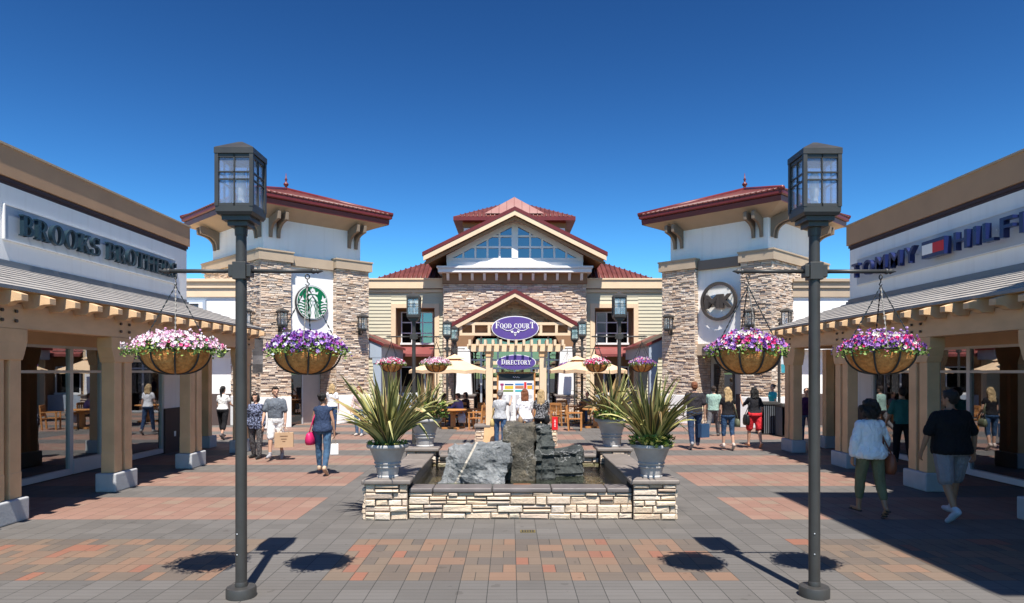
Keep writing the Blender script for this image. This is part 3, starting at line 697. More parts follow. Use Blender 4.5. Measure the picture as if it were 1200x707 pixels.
def marks(o, c, ux, uy, w, d, h):
    m = MB(); q = c-uy*(d/2+.003)-V((0, 0, h*.42))
    for k, (ww, zz) in enumerate(((.42, .07), (.30, 0), (.16, -.06))):
        m.obox(q+V((0, 0, zz)), ux*w*ww/2, uy*.0015, V((0, 0, .008)), 0)
    m.build('printed_mark', pm('brown_print', (.18, .09, .05), .8, .1, 5, 0), o)
bag('paper', 'shopping_bag', 'brown paper shopping bag held by the man in the grey polo', PP['polo']['hand', 0], (.44, .15, .36), pm('kraft_paper', (.50, .33, .20), .85, .1, 4, .2, 30), head=.25, extra=marks)
bag('paper', 'shopping_bag', 'small white gift bag held by the woman in navy', PP['navy']['hand', 1], (.20, .10, .22), pm('white_paper', (.80, .80, .80), .7, .05, 4, .1, 30), head=.3)
bag('paper', 'shopping_bag', 'dark blue shopping bag carried by the man in charcoal', PP['mblack']['hand', 1], (.30, .14, .38), pm('blue_paper', (.03, .075, .16), .6, .1, 4, .1, 30), head=.5)
def script(o, c, ux, uy, w, d, h):
    m = MB()
    for k in range(5):
        m.obox(c-uy*(d/2+.003)-V((0, 0, h*(.25+.12*k))), ux*w*(.10+.05*(k % 2)), uy*.0015, V((0, 0, .010)))
    m.build('printed_mark', M['signwhite'], o)
bag('paper', 'shopping_bag', 'bright red shopping bag at the right directory plinth', (px(650, 19.2), 19.2, .95+.1), (.16, .10, .36), pm('red_paper', (.68, .015, .02), .55, .05, 4, .05, 30), head=.1, extra=script)
bag('soft', 'shopping_bag', 'pale plastic bag hanging beside the left terrace table', (px(541, 26.1), 26.1, .72), (.3, .2, .36), pm('pale_plastic', (.45, .50, .58), .4, .15, 4, .3, 30), cat='bag')
# ------------------------------------------------------------------ ground
g = MB(); g.quad((-400, -120, 0), (400, -120, 0), (400, 500, 0), (-400, 500, 0))
tag(g.build('ground', ground_mat(), recalc=False), kind='structure')

# ------------------------------------------------------------------ lettering
SER = {}
def rect(a, b, c, d): return [(a, c), (b, c), (b, d), (a, d)]
def arc(cx, cy, rx, ry, tx, ty, a0, a1, n=14):
    o = [(cx+rx*math.cos(R(a0+(a1-a0)*i/n)), cy+ry*math.sin(R(a0+(a1-a0)*i/n))) for i in range(n+1)]
    q = [(cx+(rx-tx)*math.cos(R(a0+(a1-a0)*i/n)), cy+(ry-ty)*math.sin(R(a0+(a1-a0)*i/n))) for i in range(n+1)]
    return [[o[i], o[i+1], q[i+1], q[i]] for i in range(n)]
def stem(x, w=.2, s=.08): return [rect(x, x+w, 0, 1), rect(x-s, x+w+s, 0, .075), rect(x-s, x+w+s, .925, 1)]
SER['B'] = (.80, stem(.1)+arc(.34, .735, .33, .265, .2, .07, -90, 90)+arc(.34, .275, .40, .275, .2, .07, -90, 90)+[rect(.2, .36, .93, 1), rect(.2, .36, .47, .55), rect(.2, .36, 0, .07)])
SER['R'] = (.88, stem(.1)+arc(.34, .72, .36, .28, .2, .07, -90, 90)+[rect(.2, .36, .93, 1), rect(.2, .36, .44, .51), [(.34, .48), (.54, .48), (.84, 0), (.62, 0)], rect(.56, .90, 0, .075)])
SER['O'] = (.92, arc(.46, .5, .44, .52, .21, .07, 0, 360, 30))
SER['K'] = (.92, stem(.1)+[[(.28, .42), (.66, .96), (.76, .96), (.38, .36)], [(.36, .52), (.50, .64), (.88, 0), (.66, 0)], rect(.56, .86, .925, 1), rect(.58, .94, 0, .075)])
SER['S'] = (.70, arc(.35, .735, .31, .285, .17, .09, 40, 270)+arc(.35, .27, .34, .29, .17, .09, -140, 90)+[rect(.52, .62, .68, 1), rect(.02, .12, 0, .32)])
SER['T'] = (.86, [rect(.33, .53, 0, 1), rect(.22, .64, 0, .075), rect(.03, .83, .92, 1), rect(.03, .10, .68, .93), rect(.76, .83, .68, .93)])
SER['H'] = (.98, stem(.1)+stem(.66)+[rect(.2, .7, .46, .54)])
SER['E'] = (.78, stem(.1)+[rect(.2, .72, 0, .075), rect(.2, .70, .925, 1), rect(.2, .54, .46, .54), rect(.65, .72, 0, .28), rect(.63, .70, .74, 1), rect(.49, .55, .36, .64)])
SER['F'] = (.74, stem(.1)+[rect(.2, .70, .925, 1), rect(.2, .54, .46, .54), rect(.63, .70, .72, 1), rect(.49, .55, .36, .64)])
SER['D'] = (.90, stem(.1)+arc(.38, .5, .46, .5, .2, .07, -90, 90, 18)+[rect(.2, .4, .93, 1), rect(.2, .4, 0, .07)])
SER['C'] = (.84, arc(.46, .5, .43, .52, .2, .08, 45, 315, 22)+[rect(.70, .78, .66, 1), rect(.72, .78, .08, .3)])
SER['U'] = (.94, [rect(.1, .30, .35, 1), rect(.70, .82, .35, 1), rect(.02, .38, .925, 1), rect(.60, .92, .925, 1)]+arc(.46, .36, .36, .38, .18, .08, 180, 360, 14))
SER['I'] = (.42, stem(.11))
SER['Y'] = (.90, [rect(.36, .56, 0, .48), rect(.24, .68, 0, .075), [(.36, .44), (.56, .44), (.28, 1), (.06, 1)], [(.46, .40), (.56, .46), (.82, .96), (.72, .96)], rect(.0, .36, .925, 1), rect(.62, .92, .925, 1)])
SER[' '] = (.45, [])
def serif(mb, text, o, u, v, n, h, width, depth, mi=0, sizes=None):
    """letters along U from O, up V, extruded along N"""
    o, u, v, n = map(V, (o, u, v, n))
    hs = sizes or [1]*len(text)
    tot = sum(SER[c][0]*k+.05 for c, k in zip(text, hs)); sx = width/tot; x = 0; j = 0
    for c, k in zip(text, hs):
        w_, polys = SER[c]
        for p in polys:
            j += 1; e = depth+(j % 7)*.0006
            mb.prism([o+u*(x+a*k)*sx+v*b*h*k for a, b in p], n*e, mi)
        x += w_*k+.05
def sans_mesh(text, size=1, bold=0.02):
    cu = bpy.data.curves.new('t', 'FONT'); cu.body = text; cu.size = size; cu.offset = bold
    o = bpy.data.objects.new('t', cu); COL.objects.link(o)
    dg = bpy.context.evaluated_depsgraph_get(); me = bpy.data.meshes.new_from_object(o.evaluated_get(dg), depsgraph=dg)
    bpy.data.objects.remove(o); bpy.data.curves.remove(cu)
    bm = bmesh.new(); bm.from_mesh(me); bpy.data.meshes.remove(me)
    bmesh.ops.remove_doubles(bm, verts=bm.verts, dist=1e-5)
    return bm
def sans(mb, text, o, u, v, n, h, width, depth, mi=0, bold=.02):
    o, u, v, n = map(V, (o, u, v, n))
    bm = sans_mesh(text, 1, bold)
    r = bmesh.ops.extrude_face_region(bm, geom=bm.faces[:])
    for q in r['geom']:
        if isinstance(q, bmesh.types.BMVert): q.co.z += 1
    bm.verts.index_update()
    xs = [q.co.x for q in bm.verts]; ys = [q.co.y for q in bm.verts]
    x0, x1, y0, y1 = min(xs), max(xs), min(ys), max(ys)
    vs = [o+u*((q.co.x-x0)/(x1-x0)*width)+v*((q.co.y-y0)/(y1-y0)*h)+n*(q.co.z*depth) for q in bm.verts]
    mb.add(vs, [[q.index for q in f.verts] for f in bm.faces], mi); bm.free()
def disc_poly(c, u, v, rx, ry, n=40):
    c, u, v = V(c), V(u), V(v)
    return [c+u*rx*math.cos(2*PI*k/n)+v*ry*math.sin(2*PI*k/n) for k in range(n)]
def ring_prism(mb, c, u, v, n, rx, ry, w_, d, mi=0, k=48):
    a, b = disc_poly(c, u, v, rx, ry, k), disc_poly(c, u, v, rx-w_, ry-w_, k); e = V(n)*d
    vs = a+b+[p+e for p in a]+[p+e for p in b]; fs = []
    for i in range(k):
        j = (i+1) % k
        fs += [(i, j, k+j, k+i), (2*k+i, 2*k+j, 3*k+j, 3*k+i), (i, j, 2*k+j, 2*k+i), (k+i, k+j, 3*k+j, 3*k+i)]
    mb.add(vs, fs, mi)

# ------------------------------------------------------------------ ledgestone
def ledge(mb, o, u, v, n, w_, h, rh=(.06, .13), ln=(.15, .5), prot=(.02, .07), gap=.008, holes=(), rng=random, mi=0):
    """stacked stones over a rectangle: O corner, U along, V up, N outwards"""
    o, u, v, n = map(V, (o, u, v, n)); z = 0
    while z < h-.015:
        r_ = min(rng.uniform(*rh), h-z)
        if h-z-r_ < rh[0]*.6: r_ = h-z
        x = 0
        while x < w_-.01:
            l = min(rng.uniform(*ln), w_-x)
            if w_-x-l < ln[0]*.5: l = w_-x
            # sometimes two thin stones share one course
            parts = [(z, r_)] if (rng.random() > .3 or r_ < rh[0]*1.4) else [(z, r_*.48), (z+r_*.5, r_*.5)]
            for zz, rr in parts:
                if any(hx0 < x+l*.5 < hx1 and hz0 < zz+rr*.5 < hz1 for hx0, hx1, hz0, hz1 in holes): continue
                p = rng.uniform(*prot); g2 = gap*.5; ch = min(.016, rr*.2)
                j = lambda s=.006: rng.uniform(-s, s)
                x0, x1, z0, z1 = x+g2, x+l-g2, zz+g2+j(.004), zz+rr-g2+j(.004)
                bk = [o+u*a+v*b for a, b in ((x0, z0), (x1, z0), (x1, z1), (x0, z1))]
                md = [q+n*(p-ch) for q in bk]
                ft = [o+u*(a+j())+v*(b+j())+n*(p+j(.008)) for a, b in ((x0+ch, z0+ch), (x1-ch, z0+ch), (x1-ch, z1-ch), (x0+ch, z1-ch))]
                xm = (x0+x1)/2+j(.03)*l*3
                mb.add(bk+md+ft, [(0, 1, 5, 4), (1, 2, 6, 5), (2, 3, 7, 6), (3, 0, 4, 7), (4, 5, 9, 8), (5, 6, 10, 9), (6, 7, 11, 10), (7, 4, 8, 11), (8, 9, 10, 11)], mi, rng.random())
            x += l
        z += r_

# ------------------------------------------------------------------ shops with arcades (left built, right mirrored)
AX = .2
def shop(side):
    """side -1 left, +1 right. q: distance from the plaza axis."""
    X = lambda q: AX+side*q
    s = side; rng = random.Random(5+side)
    FW, CO, EV = 9.4, 7.4, 7.05         # facade, outer post face, eave
    Y0, Y1 = (5.6, 19.4) if s < 0 else (7.6, 19.3)
    if s < 0: t = thing('shop_building', 'white shop with long tan timber arcade under dark serif letters, left of plaza', 'shop', (X(FW), 12, 0), 'shops with arcades beside the plaza')
    else: t = thing('shop_building', 'white shop with shaded tan arcade under blue letters and a tricolour flag emblem', 'shop', (X(FW), 12, 0), 'shops with arcades beside the plaza')
    def bx(mb, q0, q1, *a, **k): mb.box(min(X(q0), X(q1)), max(X(q0), X(q1)), *a, **k)
    m = MB(); bx(m, FW, FW+.4, Y0, Y1, 3.02, 5.6); m.build('upper_wall', M['stucco'], t)
    m = MB(); bx(m, FW-.002, FW+.4, Y0, Y1+.002, 5.6, 5.74); bx(m, FW-.03, FW+.42, Y0, Y1+.03, 5.66, 5.73); m.build('stripe_moulding', M['stripe'], t)
    m = MB(); bx(m, FW-.07, FW+.45, Y0, Y1+.06, 5.74, 6.28); m.build('parapet', M['tan_parapet'], t)
    m = MB(); bx(m, FW-.10, FW+.48, Y0, Y1+.09, 6.28, 6.32); m.build('coping', M['band'], t)
    m = MB(); bx(m, FW+.41, FW+7.5, Y1-.42, Y1-.02, 0, 5.9); bx(m, FW+.41, FW+7.5, Y0, Y1-.43, 4.3, 4.5); m.build('side_wall', M['stucco'], t)
    # interior shell
    m = MB(); bx(m, FW+.3, FW+5.5, Y0, Y1-.43, .012, .03); m.build('shop_floor', M['interior_floor'], t)
    m = MB(); bx(m, FW+5.5, FW+5.6, Y0, Y1-.43, .03, 3.3); bx(m, FW+.42, FW+5.5, Y0, Y0+.1, .03, 3.3); bx(m, FW+.42, FW+5.5, Y0+.11, Y1-.44, 3.05, 3.1); m.build('inner_wall', M['interior'], t)
    # facade: fascia over glazing, white wall end, wainscot
    m = MB(); bx(m, FW-.02, FW+.2, Y0, Y1, 2.72, 3.02); m.build('fascia', M['tan'], t)
    wall0 = 18.15
    m = MB(); bx(m, FW, FW+.35, wall0, Y1, 1.2, 2.72); m.build('end_wall', M['stucco'], t)
    m = MB(); bx(m, FW-.03, FW+.36, wall0, Y1, 0, 1.2); m.build('wainscot', M['brown_dark'], t)
    m = MB(); bx(m, FW-.035, FW-.03, 18.62, 18.72, .42, .56); m.build('outlet_cover', M['white_trim'], t)
    fr = M['alum'] if s < 0 else M['white_trim']
    def glazing(name, y0, y1, z0, z1, trans=None, sill=.12, door=False, handle=False):
        q = FW+.02; w_ = .055
        f = MB()
        bx(f, q, q+.1, y0, y0+w_, z0, z1); bx(f, q, q+.1, y1-w_, y1, z0, z1)
        bx(f, q+.002, q+.098, y0+w_, y1-w_, z1-w_, z1); bx(f, q-.02, q+.12, y0+w_, y1-w_, z0, z0+sill)
        if trans: bx(f, q+.001, q+.099, y0+w_, y1-w_, trans, trans+w_)
        w0 = f.build(name, fr, t)
        gl = MB(); bx(gl, q+.045, q+.055, y0+w_, y1-w_, z0+sill, (trans or z1-w_)); gl.build('glass', M['glass'], w0)
        if trans:
            gl = MB(); bx(gl, q+.045, q+.055, y0+w_, y1-w_, trans+w_, z1-w_); gl.build('transom_glass', M['glass'], w0)
        if door:
            yc = y0+.12 if handle == 1 else y1-.12
            h = MB(); h.tube([(X(q-.01), yc, .95), (X(q-.06), yc, .95), (X(q-.06), yc, 1.3), (X(q-.01), yc, 1.3)], .012, 8); h.build('handle', M['metal'], w0, smooth=True)
        return w0
    glazing('shop_window', Y0+.05, 9.3, .03, 2.72, 2.16); glazing('shop_window', 9.3, 14.35, .03, 2.72, 2.16)
    glazing('shop_door', 14.35, 15.45, .03, 2.72, 2.16, .30, True, 1); glazing('shop_window', 15.45, 18.15, .03, 2.72, 2.16)
    # arcade
    bs = MB
    ys = [9.42+2.95*k for k in range(-1, 4)] if s < 0 else [9.45+2.95*k for k in range(0, 4)]
    for k, y in enumerate(ys):
        c = MB()
        bx(c, CO-.05, CO+.33, y, y+.74, 0, .34)
        col = c.build('column', M['plinth'], t, bevel=.025, segs=3)
        for yy in (y+.08, y+.42):
            p = MB(); bx(p, CO+.02, CO+.26, yy, yy+.24, .34, 2.44)
            bx(p, CO+.015, CO+.265, yy-.005, yy+.245, .34, .72)
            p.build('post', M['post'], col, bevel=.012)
        p = MB()
        yc = y+.37
        for z0, z1, hwid in ((2.44, 2.62, .34), (2.62, 2.82, .40)):
            bx(p, CO, CO+.28, yc-hwid, yc+hwid, z0, z1)
        p.prism([(X(CO+.001), yc-.33, 2.44), (X(CO+.001), yc-.40, 2.63), (X(CO+.001), yc+.40, 2.63), (X(CO+.001), yc+.33, 2.44), (X(CO+.001), yc+.30, 2.36), (X(CO+.001), yc-.30, 2.36)], (s*.278, 0, 0))
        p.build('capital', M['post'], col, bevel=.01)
        for dy in (-.14, .14):
            for dz in (2.93, 3.07):
                b_ = MB(); b_.tube([(X(CO-.005), yc+dy, dz), (X(CO-.03), yc+dy, dz)], .026, 10); b_.build('bolt', M['bronze'], col)
    # pilaster at the far end by the wall
    c = MB(); bx(c, FW-.65, FW-.06, 19.42, 19.9, 0, .34); col = c.build('column', M['plinth'], t, bevel=.02)
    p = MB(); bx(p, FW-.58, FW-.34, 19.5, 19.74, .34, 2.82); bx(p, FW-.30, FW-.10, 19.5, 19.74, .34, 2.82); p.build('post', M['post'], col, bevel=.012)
    ya, yb = ys[0]-.6, 19.25
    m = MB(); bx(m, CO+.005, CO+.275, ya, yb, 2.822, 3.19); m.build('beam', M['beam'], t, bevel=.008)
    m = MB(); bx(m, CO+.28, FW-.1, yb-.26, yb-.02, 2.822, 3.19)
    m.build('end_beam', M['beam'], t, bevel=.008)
    # rafters with shaped tails
    y = ya+.1; sl = (4.08-3.32)/(FW-EV)
    while y < yb-.02:
        r_ = MB(); q0 = EV+.02; zt = lambda q: 3.295+(q-EV)*sl
        q0 = EV-.06; prof = [(q0, zt(q0)), (FW-.02, zt(FW-.02)), (FW-.02, zt(FW-.02)-.16), (CO+.1, 3.195), (CO+.004, 3.195), (CO-.02, 3.12), (q0+.24, 3.115), (q0+.20, 3.125), (q0+.15, 3.16), (q0+.09, 3.175), (q0, 3.18)]
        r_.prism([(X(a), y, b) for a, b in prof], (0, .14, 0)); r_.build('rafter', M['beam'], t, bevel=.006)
        y += .585
    # roof: tiled courses stepping up to the wall
    m = MB(); n = 9
    for k in range(n):
        q0 = EV+.09+(FW-EV-.09)*k/n; q1 = EV+.09+(FW-EV-.09)*(k+1)/n+.015
        yy = ya; 
        while yy < yb+.05:
            L_ = .58; ye = min(yy+L_, yb+.08); dz = rng.uniform(-.002, .002)
            z0 = 3.35+(q0-EV)*sl+.020+dz; z1 = 3.35+(q1-EV)*sl+dz*.5
            m.add([(X(q0), yy+.006, z0), (X(q1), yy+.006, z1), (X(q1), ye, z1), (X(q0), ye, z0), (X(q0), yy+.006, z0-.02), (X(q0), ye, z0-.02), (X(q1), yy+.006, z1-.02), (X(q1), ye, z1-.02)],
                  [(0, 1, 2, 3), (0, 3, 5, 4), (0, 1, 6, 4), (3, 2, 7, 5)])
            yy = ye
    rf = m.build('arcade_roof', M['grey_roof'], t, recalc=False)
    m = MB(); m.prism([(X(EV+.075), 0, 3.345), (X(EV+.10), 0, 3.345), (X(EV+.10), 0, 3.385), (X(EV+.075), 0, 3.395)], (0, yb-ya, 0)); 
    for i in range(len(m.v)): m.v[i] = (m.v[i][0], m.v[i][1]+ya, m.v[i][2])
    m.build('drip_edge', M['grey_flash'], rf)
    m = MB(); bx(m, EV+.11, FW-.01, ya+.02, yb+.02, 0, .02)
    for i in range(len(m.v)):
        q = abs(m.v[i][0]-AX); m.v[i] = (m.v[i][0], m.v[i][1], m.v[i][2]+3.30+(q-EV)*sl)
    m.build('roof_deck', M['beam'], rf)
    m = MB(); bx(m, FW-.09, FW-.003, ya, yb+.1, 4.06, 4.15); bx(m, FW-.03, FW-.004, ya, yb+.1, 4.152, 4.22); m.build('roof_flashing', M['grey_flash'], rf)
    return t, X, bx, FW
SL = shop(-1); SR = shop(1)

# sign over the left shop
def signs():
    t, X, bx, FW = SL
    s_ = thing('shop_sign', 'pale blue panel with raised dark serif letters spelling two words', 'sign', (X(FW), 15.5, 4.9), 'shop signs on the arcade buildings')
    p = MB(); bx(p, FW-.035, FW-.003, 12.38, 18.68, 4.6, 5.22); p.build('panel', M['stucco_blue'], s_)
    e = MB(); bx(e, FW-.05, FW-.004, 12.36, 18.70, 5.22, 5.24); bx(e, FW-.05, FW-.004, 12.36, 18.70, 4.58, 4.6); bx(e, FW-.049, FW-.004, 12.35, 12.38, 4.6, 5.22); bx(e, FW-.049, FW-.004, 18.68, 18.71, 4.6, 5.22); e.build('sign_frame', M['white_trim'], s_)
    for w1, y1, wd in (('BROOKS', 12.62, 2.45), ('BROTHERS', 15.30, 3.22)):
        l = MB(); serif(l, w1, (X(FW-.10), y1, 4.71), (0, 1, 0), (0, 0, 1), (1, 0, 0), .39, wd, .08); l.build('lettering', M['teal_letter'], s_)
    q = MB()
    for k in range(16): q.tube([(X(FW-.105), 12.9+k*.37, 4.9), (X(FW-.03), 12.9+k*.37, 4.9)], .015, 6)
    q.build('standoff', M['alum'], s_)
    s2 = thing('transom_sign', 'narrow white name strip with small dark letters above left shop window', 'sign', (X(FW), 16.8, 2.6))
    p = MB(); bx(p, FW-.06, FW-.022, 15.6, 18.1, 2.42, 2.70); p.build('panel', M['white_trim'], s2)
    for w1, y1, wd in (('BROOKS', 15.8, .87), ('BROTHERS', 16.76, 1.14)):
        l = MB(); serif(l, w1, (X(FW-.06), y1, 2.49), (0, 1, 0), (0, 0, 1), (1, 0, 0), .14, wd, .012); l.build('lettering', M['teal_letter'], s2)
    t, X, bx, FW = SR
    s_ = thing('shop_sign', 'pale panel with raised blue block letters split by a red white and blue flag emblem', 'sign', (X(FW), 14.5, 4.9), 'shop signs on the arcade buildings')
    p = MB(); bx(p, FW-.045, FW-.003, 9.9, 18.78, 4.58, 5.26); p.build('panel', pm('grey_sign_panel', (.46, .49, .54), .6, .06, 1, .05, 50), s_)
    e = MB(); bx(e, FW-.06, FW-.004, 9.9, 18.80, 5.26, 5.28); bx(e, FW-.06, FW-.004, 9.9, 18.80, 4.56, 4.58); bx(e, FW-.059, FW-.004, 18.78, 18.82, 4.58, 5.26); e.build('sign_frame', M['white_trim'], s_)
    for word, y1, adv in (('TOMMY', 18.62, {'T': (.36, .58), 'O': (.46, .62), 'M': (.48, .64), 'Y': (.42, .5)}), ('HILFIGER', 14.33, {'H': (.42, .60), 'I': (.10, .28), 'L': (.32, .47), 'F': (.34, .50), 'G': (.44, .60), 'E': (.34, .52), 'R': (.4, .5)})):
        l = MB()
        for ch in word:
            sans(l, ch, (X(FW-.18), y1, 4.72), (0, -1, 0), (0, 0, 1), (-1, 0, 0), .38, adv[ch][0], .12, 0, .012); y1 -= adv[ch][1]
        l.build('lettering', M['navy'], s_)
    f = MB(); bx(f, FW-.31, FW-.15, 14.62, 15.42, 4.72, 5.10); fl = f.build('flag_emblem', M['navy'], s_)
    f = MB(); bx(f, FW-.316, FW-.311, 15.02, 15.40, 4.80, 5.02); f.build('white_half', M['signwhite'], fl)
    f = MB(); bx(f, FW-.316, FW-.311, 14.64, 15.018, 4.80, 5.02); f.build('red_half', pm('flag_red', (.55, .02, .03), .5, .05, 3, 0), fl)
    q = MB()
    for y in (18.5, 17.9, 17.3, 16.6, 16.0, 15.2, 14.8, 14.2, 13.7, 13.2, 12.7, 12.2, 11.6, 11, 10.5): q.tube([(X(FW-.2), y, 4.93), (X(FW-.04), y, 4.93)], .014, 6)
    q.build('standoff', M['alum'], s_)
signs()

# things seen in the shop windows
def mannequin(name, label, loc, col, rz):
    o = thing(name, label, 'mannequin', loc, 'mannequins in the shop windows')
    b = MB(); z = loc[2]; x, y = loc[:2]
    for q in (-1, 1):
        b.cap2((x, y+q*.09, z+.12), (x, y+q*.09, z+.95), .055, .085)
        b.cap2((x, y+q*.20, z+1.48), (x+.03, y+q*.27, z+1.0), .055, .05)
    b.loft([[V((x+d_*math.cos(a), y+w_*math.sin(a), z+zz)) for a in [2*PI*k/14 for k in range(14)]] for zz, w_, d_ in ((.85, .2, .14), (1.05, .18, .13), (1.3, .21, .14), (1.48, .2, .12), (1.56, .08, .08))])
    b.cap2((x, y, z+1.5), (x, y, z+1.64), .05, .05); b.build('suit', col, o, smooth=True)
    m = MB(); m.lathe([(.2, 0), (.2, .03)], 20, (x, y, z)); m.tube([(x, y, z+.03), (x, y, z+.5)], .015, 8); m.build('stand', M['alum'], o)
mannequin('mannequin', 'headless dark-suited mannequin behind the large left shop window', (-10.0, 13.2, .02), fabric('suit_navy', (.02, .022, .03)), 0)
mannequin('mannequin', 'headless dark mannequin beyond the left shop door', (-10.2, 15.2, .02), fabric('suit_black', (.014, .014, .017)), 0)
mannequin('mannequin', 'mannequin in a pale jacket inside the far left shop window', (-10.1, 17.3, .02), fabric('pale_jacket', (.35, .34, .32)), 0)
def poster_stand(label, x, y, z0, z1, w_, mats, face, name='poster_stand'):
    o = thing(name, label, 'poster', (x, y, 0)); m = MB()
    m.box(x-.015, x+.015, y-w_/2, y+w_/2, z0, z1); m.build('poster_board', mats[0], o)
    m = MB(); f = face*.017
    m.box(min(x+f, x+f*1.3), max(x+f, x+f*1.3), y-w_*.42, y+w_*.42, z0+(z1-z0)*.12, z0+(z1-z0)*.55); m.build('printed_panel', mats[1], o)
    m = MB(); m.tube([(x-face*.05, y, .03), (x-face*.05, y, z1)], .014, 8); m.box(x-.2, x+.2, y-.2, y+.2, .025, .045); m.build('stand', M['metal'], o)
poster_stand('blue and white poster stand just inside the left shop window', -9.75, 12.1, .9, 1.75, .6, (pm('poster_blue', (.18, .3, .5), .5, .1, 2, 0), M['signwhite']), 1)
poster_stand('white notice low inside the left shop window', -9.62, 12.5, .6, 1.1, .35, (M['signwhite'], pm('poster_grey', (.5, .5, .55), .5, .1, 2, 0)), 1)
poster_stand('tall red sale banner inside the right shop window', 10.1, 13.35, .55, 1.95, .62, (pm('poster_red', (.6, .03, .04), .5, .1, 2, 0), M['signwhite']), -1)
def photo_poster():
    x, y = 10.0, 12.85
    o = thing('photo_poster', 'photo poster of two people in dark jackets inside the right shop window', 'poster', (x, y, 0)); m = MB()
    m.box(x-.015, x+.015, y-.5, y+.42, 1.15, 2.25); m.build('poster_board', pm('poster_sky', (.42, .46, .52), .5, .1, 2, 0), o)
    for k, (dy, c, hcol) in enumerate(((.17, (.02, .02, .03), (.04, .025, .02)), (-.2, (.03, .035, .05), (.05, .03, .02)))):
        m = MB(); m.prism([(x-.0165, y+dy-.2, 1.16), (x-.0165, y+dy+.2, 1.16), (x-.0165, y+dy+.19, 1.75), (x-.0165, y+dy+.06, 1.86), (x-.0165, y+dy-.06, 1.86), (x-.0165, y+dy-.19, 1.75)], (-.002-k*.001, 0, 0)); m.build('printed_figure', pm('poster_fig%d' % k, c, .5, .1, 2, 0), o)
        m = MB(); m.prism(disc_poly((x-.021, y+dy, 1.99), (0, 1, 0), (0, 0, 1), .075, .10, 16), (-.002, 0, 0)); m.build('printed_face', pm('poster_skin', (.5, .33, .25), .5, .1, 2, 0), o)
        m = MB(); m.prism(disc_poly((x-.0185, y+dy, 2.04), (0, 1, 0), (0, 0, 1), .09, .09, 16), (-.002, 0, 0)); m.build('printed_hair', pm('poster_hair%d' % k, hcol, .5, .1, 2, 0), o)
    m = MB(); m.tube([(x+.03, y, .03), (x+.03, y, 1.2)], .014, 8); m.box(x-.2, x+.2, y-.2, y+.2, .025, .045); m.build('stand', M['metal'], o)
photo_poster()
def rail(label, x, y, cols):
    o = thing('clothes_rail', label, 'clothes rail', (x, y, 0)); m = MB()
    m.tube([(x, y-.7, .03), (x, y-.7, 1.5), (x, y+.7, 1.5), (x, y+.7, .03)], .016, 8); m.build('rail', M['alum'], o, smooth=True)
    for k in range(9):
        m = MB(); yy = y-.58+k*.145; h = random.uniform(.7, .9)
        m.prism([(x-.22, yy, 1.46-h), (x+.22, yy, 1.46-h), (x+.21, yy, 1.35), (x+.05, yy, 1.44), (x-.05, yy, 1.44), (x-.21, yy, 1.35)], (0, .06, 0)); m.build('garment', random.choice(cols), o, bevel=.02)
gm = [fabric('garment%d' % i, c) for i, c in enumerate([(.5, .48, .45), (.05, .07, .14), (.3, .05, .05), (.4, .45, .55), (.1, .1, .1)])]
rail('clothes rail deep inside the left shop behind the door', -11.6, 15.4, gm); rail('clothes rail deep inside the near left shop window', -12.0, 12.0, gm)
rail('clothes rail deep inside the right shop behind the poster', 12.2, 12.6, gm); rail('clothes rail deep inside the right shop behind its door', 12.3, 15.6, gm)
# outlet-side tall block right of the camera (its roof throws the broad shadow on the paving)
def caster():
    t = thing('tower_building', 'tall stucco block outside the frame whose flat roof shades the right paving', 'building', (9, 4.4, 0))
    hh = 10.5; sx, sy = .0847*hh, .5035*hh
    x0, y1, y0 = 4.80+sx, 12.39-sy, 6.82-sy
    m = MB(); m.box(x0+.9, x0+6, y0+.5, y1-.5, 0, hh-.3); m.build('wall', M['stucco'], t)
    m = MB(); m.box(x0, x0+7, y0, y1, hh-.3, hh); m.build('roof', M['red_roof'], t)
    for k in range(2):
        m = MB(); m.box(x0+.87, x0+.899, y0+1.2+k*1.9, y0+2.4+k*1.9, 4.5, 6.3); m.build('window', M['glass_dark'], t)
caster()

